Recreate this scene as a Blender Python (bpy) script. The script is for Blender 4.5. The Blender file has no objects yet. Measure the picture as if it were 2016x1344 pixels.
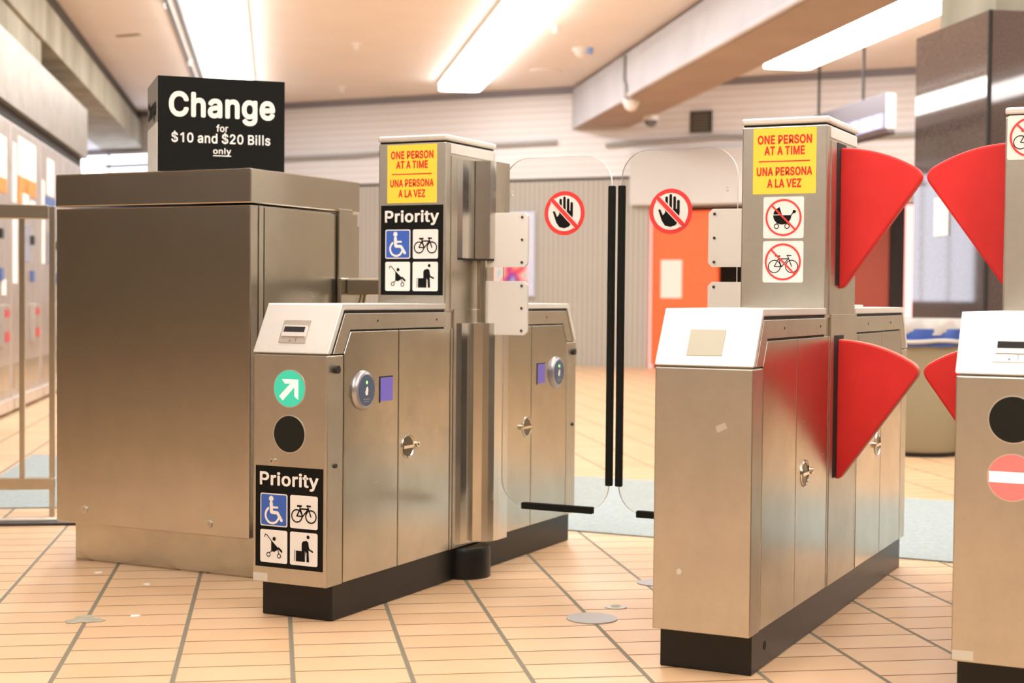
import bpy, bmesh, math, random
from mathutils import Vector, Matrix
from mathutils.geometry import tessellate_polygon

random.seed(4)
S = bpy.context.scene
COL = S.collection
pi = math.pi

# ---------------------------------------------------------------- camera
CAM_H = 1.03
cd = bpy.data.cameras.new('camera')
cam = bpy.data.objects.new('camera', cd)
COL.objects.link(cam)
YAW, PITCH, ROLL = math.radians(26.085), math.radians(1.7163), math.radians(0.5152)
fw = Vector((-math.sin(YAW) * math.cos(PITCH), math.cos(YAW) * math.cos(PITCH), -math.sin(PITCH)))
rt = Vector((math.cos(YAW), math.sin(YAW), 0))
up = rt.cross(fw)
rt2 = rt * math.cos(ROLL) + up * math.sin(ROLL)
up2 = -rt * math.sin(ROLL) + up * math.cos(ROLL)
cam.matrix_world = Matrix(((rt2.x, up2.x, -fw.x, 0), (rt2.y, up2.y, -fw.y, 0), (rt2.z, up2.z, -fw.z, CAM_H), (0, 0, 0, 1)))
cd.sensor_width = 36
cd.lens = 2991.1 * 36 / 2016
cd.clip_start = 0.05
cd.dof.use_dof = True
cd.dof.focus_distance = 4.55
cd.dof.aperture_fstop = 3.3
S.camera = cam

# ---------------------------------------------------------------- world, exposure
w = bpy.data.worlds.new('world')
S.world = w
w.use_nodes = True
w.node_tree.nodes['Background'].inputs[0].default_value = (1, 0.93, 0.86, 1)
w.node_tree.nodes['Background'].inputs[1].default_value = 0.08
S.view_settings.view_transform = 'Standard'
S.view_settings.look = 'None'
S.view_settings.gamma = 1
S.view_settings.use_curve_mapping = False
S.view_settings.exposure = 0.82
LAMP = 7.0           # strength of the ceiling strips
S.cycles.use_denoising = True
S.cycles.max_bounces = 10
S.cycles.transparent_max_bounces = 16
S.cycles.sample_clamp_indirect = 6

# ---------------------------------------------------------------- materials
def newmat(name):
    m = bpy.data.materials.new(name)
    m.use_nodes = True
    nt = m.node_tree
    return m, nt, nt.nodes['Principled BSDF']

def plain(name, col, rough=0.5, metal=0.0, spec=0.5, emit=None, estr=0.0):
    m, nt, b = newmat(name)
    b.inputs['Base Color'].default_value = (*col, 1)
    b.inputs['Roughness'].default_value = rough
    b.inputs['Metallic'].default_value = metal
    b.inputs['Specular IOR Level'].default_value = spec
    if emit:
        b.inputs['Emission Color'].default_value = (*emit, 1)
        b.inputs['Emission Strength'].default_value = estr
    return m

def N(nt, typ, **kw):
    n = nt.nodes.new(typ)
    for k, v in kw.items():
        setattr(n, k, v)
    return n

def math_node(nt, op, a, b=None, c=None):
    n = N(nt, 'ShaderNodeMath', operation=op)
    for i, x in enumerate((a, b, c)):
        if x is None:
            continue
        if isinstance(x, (int, float)):
            n.inputs[i].default_value = x
        else:
            nt.links.new(x, n.inputs[i])
    return n.outputs[0]

def mix_col(nt, fac, a, b, blend='MIX'):
    n = N(nt, 'ShaderNodeMix', data_type='RGBA', blend_type=blend)
    for i, x in ((0, fac), (6, a), (7, b)):
        if isinstance(x, (int, float)):
            n.inputs[i].default_value = x
        elif isinstance(x, tuple):
            n.inputs[i].default_value = (*x, 1)
        else:
            nt.links.new(x, n.inputs[i])
    return n.outputs[2]

def steel(name, col, rough=0.3, stretch=(2, 2, 90), grime=0.07, aniso=0.0, bump=0.008):
    """brushed stainless steel: fine streaks across the grain, faint blotches of wear"""
    m, nt, b = newmat(name)
    tc = N(nt, 'ShaderNodeTexCoord')
    mp = N(nt, 'ShaderNodeMapping')
    mp.inputs['Scale'].default_value = stretch
    nt.links.new(tc.outputs['Object'], mp.inputs[0])
    n1 = N(nt, 'ShaderNodeTexNoise')
    n1.inputs['Scale'].default_value = 6
    n1.inputs['Detail'].default_value = 4
    nt.links.new(mp.outputs[0], n1.inputs['Vector'])
    n2 = N(nt, 'ShaderNodeTexNoise')
    n2.inputs['Scale'].default_value = 4
    n2.inputs['Detail'].default_value = 7
    n2.inputs['Roughness'].default_value = 0.7
    nt.links.new(tc.outputs['Object'], n2.inputs['Vector'])
    dark = tuple(c * (1 - grime * 2.2) for c in col)
    r = N(nt, 'ShaderNodeMapRange')
    r.inputs[1].default_value, r.inputs[2].default_value = 0.35, 0.7
    nt.links.new(n2.outputs[0], r.inputs[0])
    c = mix_col(nt, r.outputs[0], col, dark)
    nt.links.new(c, b.inputs['Base Color'])
    b.inputs['Metallic'].default_value = 1
    rr = math_node(nt, 'MULTIPLY_ADD', n1.outputs[0], 0.06, rough - 0.03)
    rr = math_node(nt, 'MULTIPLY_ADD', r.outputs[0], 0.04, rr)
    nt.links.new(rr, b.inputs['Roughness'])
    bp = N(nt, 'ShaderNodeBump')
    bp.inputs['Strength'].default_value = bump
    bp.inputs['Distance'].default_value = 0.002
    nt.links.new(n1.outputs[0], bp.inputs['Height'])
    nt.links.new(bp.outputs[0], b.inputs['Normal'])
    return m

STEEL = steel('brushed_steel', (0.62, 0.58, 0.49), 0.34)
STEEL_D = steel('brushed_steel_panel', (0.60, 0.565, 0.48), 0.23, grime=0.08)
STEEL_L = steel('satin_steel_plate', (0.78, 0.74, 0.68), 0.42, grime=0.06)
CAPSTEEL = steel('cap_steel', (0.78, 0.75, 0.70), 0.60, grime=0.04)
CASESTEEL = steel('casing_steel', (0.72, 0.69, 0.62), 0.23, grime=0.05, bump=0.0)
BOXSTEEL = steel('cabinet_steel', (0.60, 0.56, 0.485), 0.20, stretch=(1.5, 1.5, 60), grime=0.05, bump=0.0)
DULL = plain('dull_plate', (0.42, 0.39, 0.30), 0.55, 0.6)
PLATE = plain('pale_hinge_plate', (0.80, 0.77, 0.72), 0.5, 0.2)
CHROME = plain('chrome', (0.72, 0.69, 0.62), 0.16, 1)
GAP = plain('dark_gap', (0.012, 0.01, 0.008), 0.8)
PLINTH = plain('black_rubber_plinth', (0.009, 0.008, 0.007), 0.33, spec=0.35)
BLACK = plain('black_plastic', (0.012, 0.012, 0.012), 0.45)
LENS = plain('unlit_lens', (0.012, 0.014, 0.010), 0.6, spec=0.2)
RUBBER = plain('black_rubber_seal', (0.010, 0.010, 0.008), 0.75, spec=0.15)
YELLOW = plain('sticker_yellow', (0.95, 0.67, 0.055), 0.5)
SRED = plain('sticker_red', (0.72, 0.035, 0.02), 0.5)
SIGNRED = plain('prohibition_red', (0.82, 0.045, 0.04), 0.5)
SBLACK = plain('sticker_black', (0.006, 0.006, 0.005), 0.6, spec=0.15)
SWHITE = plain('sticker_white', (0.86, 0.83, 0.78), 0.5)
SBLUE = plain('sticker_blue', (0.04, 0.12, 0.50), 0.5)
PAPER = plain('paper_white', (0.82, 0.80, 0.77), 0.7)
TAPE = plain('masking_tape', (0.62, 0.58, 0.48), 0.7)
ORANGE = plain('notice_orange', (0.85, 0.25, 0.05), 0.6)
BLUEP = plain('notice_blue', (0.07, 0.13, 0.33), 0.6)
REDP = plain('slot_red', (0.50, 0.06, 0.07), 0.5)
BEZEL = plain('reader_bezel', (0.42, 0.41, 0.42), 0.28, 0.7)
PURPLE = plain('lit_purple_display', (0.03, 0.02, 0.10), 0.3, emit=(0.17, 0.12, 0.42), estr=0.5)
READER = plain('reader_face', (0.06, 0.09, 0.15), 0.35)
LED = plain('green_led', (0, 0.3, 0.02), 0.4, emit=(0.2, 1, 0.1), estr=3)
GREEN_LIT = plain('green_lit_lens', (0.02, 0.3, 0.2), 0.4, emit=(0.035, 0.34, 0.21), estr=0.7)
ARROW_LIT = plain('lit_arrow', (0.5, 0.4, 0.3), 0.4, emit=(1.0, 0.72, 0.50), estr=0.75)
RED_LIT = plain('red_lit_lens', (0.4, 0.02, 0.02), 0.4, emit=(0.95, 0.12, 0.09), estr=1.0)
BAR_LIT = plain('lit_bar', (0.5, 0.4, 0.35), 0.4, emit=(1.0, 0.82, 0.66), estr=1.5)
LAMP_M = plain('fluorescent_diffuser', (0.9, 0.9, 0.9), 0.5, emit=(1.0, 0.985, 0.965), estr=LAMP)
LAMPBODY = plain('lamp_housing', (0.72, 0.70, 0.62), 0.5)
DAY = plain('daylit_glazing', (0.8, 0.85, 0.95), 0.5, emit=(0.82, 0.86, 1.0), estr=2.2)
CONCRETE_W = plain('white_fitting', (0.8, 0.78, 0.75), 0.5)
DARKMETAL = plain('dark_metal', (0.05, 0.047, 0.045), 0.5, 0.3)
GREYBOX = plain('grey_enamel', (0.22, 0.21, 0.24), 0.5)
SCREEN = plain('display_screen', (0.3, 0.3, 0.4), 0.4, emit=(0.66, 0.66, 1.0), estr=1.3)
SCREENDIM = plain('display_screen_dim', (0.2, 0.2, 0.3), 0.4, emit=(0.42, 0.40, 0.72), estr=0.6)
BINTAN = plain('bin_tan', (0.28, 0.24, 0.15), 0.5)
BAGCLEAR = plain('bag_film', (0.50, 0.48, 0.46), 0.35)
BAGBLUE = plain('bag_blue', (0.03, 0.08, 0.33), 0.4)
PINKRED = plain('pinkish_red_block', (.85, .20, .20), .5)
BRASS = plain('brass_ring', (0.6, 0.5, 0.35), 0.35, 1)
CONDUIT = plain('conduit_paint', (0.34, 0.34, 0.33), 0.5)
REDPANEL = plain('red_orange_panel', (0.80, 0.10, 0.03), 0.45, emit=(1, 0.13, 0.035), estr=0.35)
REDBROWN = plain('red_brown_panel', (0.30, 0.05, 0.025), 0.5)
PINKLIT = plain('pink_lit_edge', (0.8, 0.3, 0.3), 0.5, emit=(1.0, 0.42, 0.40), estr=0.9)  # light on these pink edges is put in as emission

def red_flap_mat():
    m, nt, b = newmat('red_barrier_vinyl')
    tc = N(nt, 'ShaderNodeTexCoord')
    n = N(nt, 'ShaderNodeTexNoise')
    n.inputs['Scale'].default_value = 260
    nt.links.new(tc.outputs['Object'], n.inputs['Vector'])
    n2 = N(nt, 'ShaderNodeTexNoise')
    n2.inputs['Scale'].default_value = 9
    nt.links.new(tc.outputs['Object'], n2.inputs['Vector'])
    c = mix_col(nt, n2.outputs[0], (0.66, 0.012, 0.010), (0.80, 0.022, 0.018))
    nt.links.new(c, b.inputs['Base Color'])
    b.inputs['Roughness'].default_value = 0.55
    bp = N(nt, 'ShaderNodeBump')
    bp.inputs['Strength'].default_value = 0.12
    bp.inputs['Distance'].default_value = 0.001
    nt.links.new(n.outputs[0], bp.inputs['Height'])
    nt.links.new(bp.outputs[0], b.inputs['Normal'])
    return m
RED = red_flap_mat()
FLAPEDGE = plain('worn_flap_edge', (0.60, 0.17, 0.10), 0.45)

def glass_mat(name='clear_acrylic', tint=(0.97, 0.97, 0.96)):
    m = bpy.data.materials.new(name)
    m.use_nodes = True
    nt = m.node_tree
    nt.nodes.remove(nt.nodes['Principled BSDF'])
    out = nt.nodes['Material Output']
    t = N(nt, 'ShaderNodeBsdfTransparent')
    t.inputs[0].default_value = (*tint, 1)
    g = N(nt, 'ShaderNodeBsdfGlossy')
    g.inputs['Roughness'].default_value = 0.03
    fr = N(nt, 'ShaderNodeFresnel')
    fr.inputs[0].default_value = 1.45
    mx = N(nt, 'ShaderNodeMixShader')
    nt.links.new(fr.outputs[0], mx.inputs[0])
    nt.links.new(t.outputs[0], mx.inputs[1])
    nt.links.new(g.outputs[0], mx.inputs[2])
    nt.links.new(mx.outputs[0], out.inputs[0])
    return m
GLASS = glass_mat()
GEDGE = plain('acrylic_edge', (0.74, 0.72, 0.68), 0.3)

def tile_floor():
    m, nt, b = newmat('quarry_tile_floor')
    tc = N(nt, 'ShaderNodeTexCoord')
    sp = N(nt, 'ShaderNodeSeparateXYZ')
    nt.links.new(tc.outputs['Object'], sp.inputs[0])
    u, v = sp.outputs[0], sp.outputs[1]          # floor object is turned: x = across, y = along
    ROW, TL = 0.317, 0.1585
    ru = math_node(nt, 'DIVIDE', math_node(nt, 'SUBTRACT', u, 0.055), ROW)
    row = math_node(nt, 'FLOOR', ru)
    fu = math_node(nt, 'SUBTRACT', ru, row)
    par = math_node(nt, 'ABSOLUTE', math_node(nt, 'MODULO', row, 2.0))
    off = math_node(nt, 'MULTIPLY_ADD', par, 0.0805, 0.04)
    rv = math_node(nt, 'DIVIDE', math_node(nt, 'SUBTRACT', v, off), TL)
    tl = math_node(nt, 'FLOOR', rv)
    fv = math_node(nt, 'SUBTRACT', rv, tl)
    du = math_node(nt, 'MULTIPLY', math_node(nt, 'SUBTRACT', 0.5, math_node(nt, 'ABSOLUTE', math_node(nt, 'SUBTRACT', fu, 0.5))), ROW)
    dv = math_node(nt, 'MULTIPLY', math_node(nt, 'SUBTRACT', 0.5, math_node(nt, 'ABSOLUTE', math_node(nt, 'SUBTRACT', fv, 0.5))), TL)
    def soft(x, a, c):
        r = N(nt, 'ShaderNodeMapRange')
        r.inputs[1].default_value, r.inputs[2].default_value = a, c
        r.inputs[3].default_value, r.inputs[4].default_value = 1, 0
        nt.links.new(x, r.inputs[0])
        return r.outputs[0]
    ju = soft(du, 0.0055, 0.0082)
    jv = soft(dv, 0.0026, 0.0052)
    cb = N(nt, 'ShaderNodeCombineXYZ')
    nt.links.new(row, cb.inputs[0])
    nt.links.new(tl, cb.inputs[1])
    wn = N(nt, 'ShaderNodeTexWhiteNoise')
    nt.links.new(cb.outputs[0], wn.inputs['Vector'])
    n2 = N(nt, 'ShaderNodeTexNoise')
    n2.inputs['Scale'].default_value = 7
    n2.inputs['Detail'].default_value = 5
    nt.links.new(tc.outputs['Object'], n2.inputs['Vector'])
    n3 = N(nt, 'ShaderNodeTexNoise')
    n3.inputs['Scale'].default_value = 0.8
    nt.links.new(tc.outputs['Object'], n3.inputs['Vector'])
    c = mix_col(nt, wn.outputs[0], (0.60, 0.345, 0.155), (0.70, 0.45, 0.24))
    c = mix_col(nt, math_node(nt, 'MULTIPLY', n2.outputs[0], 0.5), c, (0.72, 0.50, 0.31))
    c = mix_col(nt, math_node(nt, 'MULTIPLY', n3.outputs[0], 0.35), c, (0.66, 0.48, 0.33))
    c = mix_col(nt, jv, c, (0.17, 0.09, 0.035))
    c = mix_col(nt, ju, c, (0.19, 0.165, 0.115))
    nt.links.new(c, b.inputs['Base Color'])
    j = math_node(nt, 'MAXIMUM', ju, jv)
    rg = math_node(nt, 'MULTIPLY_ADD', n2.outputs[0], 0.2, 0.26)
    rg = math_node(nt, 'MULTIPLY_ADD', j, 0.3, rg)
    nt.links.new(rg, b.inputs['Roughness'])
    b.inputs['Specular IOR Level'].default_value = 0.5
    bp = N(nt, 'ShaderNodeBump')
    bp.inputs['Strength'].default_value = 0.35
    bp.inputs['Distance'].default_value = 0.003
    nt.links.new(math_node(nt, 'SUBTRACT', 1.0, j), bp.inputs['Height'])
    nt.links.new(bp.outputs[0], b.inputs['Normal'])
    return m

def noisy(name, c1, c2, scale=3.0, rough=0.7, bump=0.0, detail=6, stretch=(1, 1, 1), spec=0.4):
    m, nt, b = newmat(name)
    tc = N(nt, 'ShaderNodeTexCoord')
    mp = N(nt, 'ShaderNodeMapping')
    mp.inputs['Scale'].default_value = stretch
    nt.links.new(tc.outputs['Object'], mp.inputs[0])
    n = N(nt, 'ShaderNodeTexNoise')
    n.inputs['Scale'].default_value = scale
    n.inputs['Detail'].default_value = detail
    nt.links.new(mp.outputs[0], n.inputs['Vector'])
    r = N(nt, 'ShaderNodeMapRange')
    r.inputs[1].default_value, r.inputs[2].default_value = 0.3, 0.7
    nt.links.new(n.outputs[0], r.inputs[0])
    nt.links.new(mix_col(nt, r.outputs[0], c1, c2), b.inputs['Base Color'])
    b.inputs['Roughness'].default_value = rough
    b.inputs['Specular IOR Level'].default_value = spec
    if bump:
        bp = N(nt, 'ShaderNodeBump')
        bp.inputs['Strength'].default_value = bump
        bp.inputs['Distance'].default_value = 0.004
        nt.links.new(n.outputs[0], bp.inputs['Height'])
        nt.links.new(bp.outputs[0], b.inputs['Normal'])
    return m

def striped(name, c1, c2, axis, freq, rough=0.5):
    m, nt, b = newmat(name)
    tc = N(nt, 'ShaderNodeTexCoord')
    sp = N(nt, 'ShaderNodeSeparateXYZ')
    nt.links.new(tc.outputs['Object'], sp.inputs[0])
    s = math_node(nt, 'SINE', math_node(nt, 'MULTIPLY', sp.outputs[axis], freq))
    f = math_node(nt, 'MULTIPLY_ADD', s, 0.5, 0.5)
    nt.links.new(mix_col(nt, f, c1, c2), b.inputs['Base Color'])
    b.inputs['Roughness'].default_value = rough
    return m

TILE = tile_floor()
CEILM = noisy('ceiling_plaster', (0.73, 0.675, 0.64), (0.77, 0.715, 0.68), 1.2, 0.85)
MATGREY = noisy('grey_floor_band', (0.26, 0.31, 0.31), (0.35, 0.40, 0.40), 60, 0.8, 0.15)
CONC = noisy('board_concrete', (0.25, 0.235, 0.175), (0.40, 0.38, 0.305), 2.5, 0.85, 0.2, stretch=(1, 1, 0.3))
BEAMPAINT = noisy('painted_beam', (0.50, 0.51, 0.56), (0.58, 0.585, 0.63), 1.5, 0.7)
CORR = striped('corrugated_wall', (0.36, 0.335, 0.30), (0.50, 0.475, 0.43), 0, 2 * pi / 0.08, 0.5)
SLATS = striped('pale_metal_slats', (0.70, 0.69, 0.71), (0.80, 0.79, 0.81), 2, 2 * pi / 0.10, 0.5)
GRANITE = noisy('polished_granite', (0.055, 0.038, 0.034), (0.13, 0.10, 0.092), 120, 0.035, 0, 3, spec=1.0)
WALLW = noisy('plain_wall', (0.30, 0.27, 0.21), (0.34, 0.31, 0.25), 1, 0.7)
WALLO = noisy('olive_wall', (0.40, 0.36, 0.26), (0.46, 0.415, 0.31), 1, 0.7)
WALLP = noisy('pale_wall_band', (0.62, 0.57, 0.45), (0.68, 0.62, 0.5), 1, 0.6)
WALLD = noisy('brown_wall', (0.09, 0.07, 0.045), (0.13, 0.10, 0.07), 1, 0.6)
MACH = steel('ticket_machine_steel', (0.62, 0.59, 0.56), 0.4, grime=0.08)
HEADER = steel('header_steel', (0.42, 0.40, 0.355), 0.5, stretch=(1, 1, 0.1), grime=0.1)

# ---------------------------------------------------------------- mesh helpers
class MB:
    def __init__(self):
        self.v, self.f, self.m, self.mats = [], [], [], []

    def mi(self, mat):
        if mat not in self.mats:
            self.mats.append(mat)
        return self.mats.index(mat)

    def add(self, vs, fs, mat):
        o = len(self.v)
        self.v += [tuple(p) for p in vs]
        k = self.mi(mat)
        for f in fs:
            self.f.append([i + o for i in f])
            self.m.append(k)
        return self

    def box(self, x0, x1, y0, y1, z0, z1, mat):
        vs = [(x, y, z) for z in (z0, z1) for y in (y0, y1) for x in (x0, x1)]
        return self.add(vs, [(0, 2, 3, 1), (4, 5, 7, 6), (0, 1, 5, 4), (2, 6, 7, 3), (0, 4, 6, 2), (1, 3, 7, 5)], mat)

    def prism(self, poly, a0, a1, axis, mat, capmat=None):
        """polygon extruded along axis; poly given in the two other axes, in order x<y<z"""
        n = len(poly)
        def P(q, a):
            if axis == 0: return (a, q[0], q[1])
            if axis == 1: return (q[0], a, q[1])
            return (q[0], q[1], a)
        vs = [P(q, a0) for q in poly] + [P(q, a1) for q in poly]
        self.add(vs, [(i, (i + 1) % n, n + (i + 1) % n, n + i) for i in range(n)], mat)
        tri = tessellate_polygon([[Vector((q[0], q[1], 0)) for q in poly]])
        fs = [tuple(t) for t in tri] + [tuple(n + i for i in reversed(t)) for t in tri]
        if n <= 4 or convex(poly):
            fs = [tuple(range(n)), tuple(range(2 * n - 1, n - 1, -1))]
        return self.add(vs, fs, capmat or mat)

    def cyl(self, p0, p1, r0, mat, r1=None, seg=24, caps=True):
        p0, p1 = Vector(p0), Vector(p1)
        r1 = r0 if r1 is None else r1
        d = (p1 - p0).normalized()
        a = d.orthogonal().normalized()
        b = d.cross(a)
        vs = []
        for p, r in ((p0, r0), (p1, r1)):
            for i in range(seg):
                t = 2 * pi * i / seg
                vs.append(p + a * (r * math.cos(t)) + b * (r * math.sin(t)))
        fs = [(i, (i + 1) % seg, seg + (i + 1) % seg, seg + i) for i in range(seg)]
        if caps:
            fs += [tuple(range(seg))[::-1], tuple(range(seg, 2 * seg))]
        return self.add(vs, fs, mat)

    def tube(self, pts, r, mat, seg=10):
        pts = [Vector(p) for p in pts]
        ring = []
        prev = None
        for i, p in enumerate(pts):
            d = (pts[min(i + 1, len(pts) - 1)] - pts[max(i - 1, 0)]).normalized()
            a = d.orthogonal().normalized() if prev is None else (prev - d * prev.dot(d)).normalized()
            prev = a
            b = d.cross(a)
            ring.append([p + a * (r * math.cos(2 * pi * k / seg)) + b * (r * math.sin(2 * pi * k / seg)) for k in range(seg)])
        vs = [q for rr in ring for q in rr]
        fs = []
        for i in range(len(pts) - 1):
            for k in range(seg):
                fs.append((i * seg + k, i * seg + (k + 1) % seg, (i + 1) * seg + (k + 1) % seg, (i + 1) * seg + k))
        fs += [tuple(range(seg))[::-1], tuple(range((len(pts) - 1) * seg, len(pts) * seg))]
        return self.add(vs, fs, mat)

    def lathe(self, prof, c, mat, seg=40, jitter=None):
        vs = []
        for j, (r, z) in enumerate(prof):
            for i in range(seg):
                t = 2 * pi * i / seg
                rr = r + (jitter(t, j) if jitter else 0)
                vs.append((c[0] + rr * math.cos(t), c[1] + rr * math.sin(t), c[2] + z))
        fs = [(j * seg + i, j * seg + (i + 1) % seg, (j + 1) * seg + (i + 1) % seg, (j + 1) * seg + i)
              for j in range(len(prof) - 1) for i in range(seg)]
        return self.add(vs, fs, mat)

    def sphere(self, c, r, mat, seg=20, rings=12, sz=1.0):
        prof = [(max(1e-4, r * math.sin(pi * k / rings)), -r * sz * math.cos(pi * k / rings)) for k in range(rings + 1)]
        return self.lathe(prof, c, mat, seg)

    def build(self, name, parent=None, bevel=0.0, rot=0.0, loc=(0, 0, 0), smooth=None, label=None, kind=None, recalc=True):
        me = bpy.data.meshes.new(name)
        me.from_pydata(self.v, [], self.f)
        for m in self.mats:
            me.materials.append(m)
        me.polygons.foreach_set('material_index', self.m)
        if recalc:
            bm = bmesh.new()
            bm.from_mesh(me)
            bmesh.ops.remove_doubles(bm, verts=bm.verts, dist=1e-6)
            bmesh.ops.recalc_face_normals(bm, faces=bm.faces)
            bm.to_mesh(me)
            bm.free()
        if smooth:
            me.polygons.foreach_set('use_smooth', [True] * len(me.polygons))
            me.set_sharp_from_angle(angle=math.radians(smooth))
        o = bpy.data.objects.new(name, me)
        COL.objects.link(o)
        o.location = loc
        o.rotation_euler = (0, 0, rot)
        if parent:
            o.parent = parent
        if bevel:
            bv = o.modifiers.new('bevel', 'BEVEL')
            bv.width = bevel
            bv.segments = 2
            bv.limit_method = 'ANGLE'
            bv.angle_limit = math.radians(35)
        if label:
            o['label'] = label
        if kind:
            o['kind'] = kind
        return o

def convex(poly):
    s = 0
    n = len(poly)
    for i in range(n):
        a, b, c = poly[i], poly[(i + 1) % n], poly[(i + 2) % n]
        z = (b[0] - a[0]) * (c[1] - b[1]) - (b[1] - a[1]) * (c[0] - b[0])
        if abs(z) < 1e-12:
            continue
        if s and (z > 0) != (s > 0):
            return False
        s = z
    return True

def thing(name, label, cat, loc=(0, 0, 0), rot=0.0, group=None):
    o = bpy.data.objects.new(name, None)
    COL.objects.link(o)
    o.empty_display_size = 0.1
    o.location = loc
    o.rotation_euler = (0, 0, rot)
    return tag(o, label, cat, group)

def tag(o, label, cat, group=None):
    o['label'] = label
    o['category'] = cat
    if group:
        o['group'] = group
    return o

# ---- flat artwork (stickers, lettering): 2-D shapes laid on a frame
class Frame:
    def __init__(self, o, U, V):
        self.o, self.U, self.V = Vector(o), Vector(U), Vector(V)
        self.N = self.U.cross(self.V).normalized()

    def at(self, p, h=0.0):
        return self.o + self.U * p[0] + self.V * p[1] + self.N * h

    def sub(self, x, y, s, sy=None):
        return Frame(self.at((x, y)), self.U * s, self.V * (sy or s))

STEP = 0.0007
def flat(mb, fr, poly, layer, mat):
    tri = tessellate_polygon([[Vector((q[0], q[1], 0)) for q in poly]])
    mb.add([fr.at(q, layer * STEP) for q in poly], [tuple(t) for t in tri], mat)

def slab(mb, fr, poly, h, mat):
    n = len(poly)
    vs = [fr.at(q, 0) for q in poly] + [fr.at(q, h) for q in poly]
    tri = tessellate_polygon([[Vector((q[0], q[1], 0)) for q in poly]])
    mb.add(vs, [(i, (i + 1) % n, n + (i + 1) % n, n + i) for i in range(n)] + [tuple(n + i for i in t) for t in tri], mat)

def rrect(x0, y0, x1, y1, r=0.0, seg=5):
    if r <= 0:
        return [(x0, y0), (x1, y0), (x1, y1), (x0, y1)]
    out = []
    for cx, cy, a in ((x1 - r, y0 + r, -90), (x1 - r, y1 - r, 0), (x0 + r, y1 - r, 90), (x0 + r, y0 + r, 180)):
        for k in range(seg + 1):
            t = math.radians(a + 90 * k / seg)
            out.append((cx + r * math.cos(t), cy + r * math.sin(t)))
    return out

def disc(cx, cy, r, seg=32):
    return [(cx + r * math.cos(2 * pi * k / seg), cy + r * math.sin(2 * pi * k / seg)) for k in range(seg)]

def arcband(mb, fr, cx, cy, r0, r1, layer, mat, a0=0, a1=360, seg=40):
    vs, fs = [], []
    for k in range(seg + 1):
        t = math.radians(a0 + (a1 - a0) * k / seg)
        for r in (r0, r1):
            vs.append(fr.at((cx + r * math.cos(t), cy + r * math.sin(t)), layer * STEP))
    for k in range(seg):
        fs.append((2 * k, 2 * k + 1, 2 * k + 3, 2 * k + 2))
    mb.add(vs, fs, mat)

def stroke(mb, fr, pts, wd, layer, mat, caps=True):
    for (x0, y0), (x1, y1) in zip(pts, pts[1:]):
        dx, dy = x1 - x0, y1 - y0
        L = math.hypot(dx, dy) or 1e-9
        nx, ny = -dy / L * wd / 2, dx / L * wd / 2
        flat(mb, fr, [(x0 + nx, y0 + ny), (x0 - nx, y0 - ny), (x1 - nx, y1 - ny), (x1 + nx, y1 + ny)], layer, mat)
    if caps:
        for i, (x, y) in enumerate(pts):
            flat(mb, fr, disc(x, y, wd / 2, 14), layer + 0.03 + 0.01 * (i % 3), mat)

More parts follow.
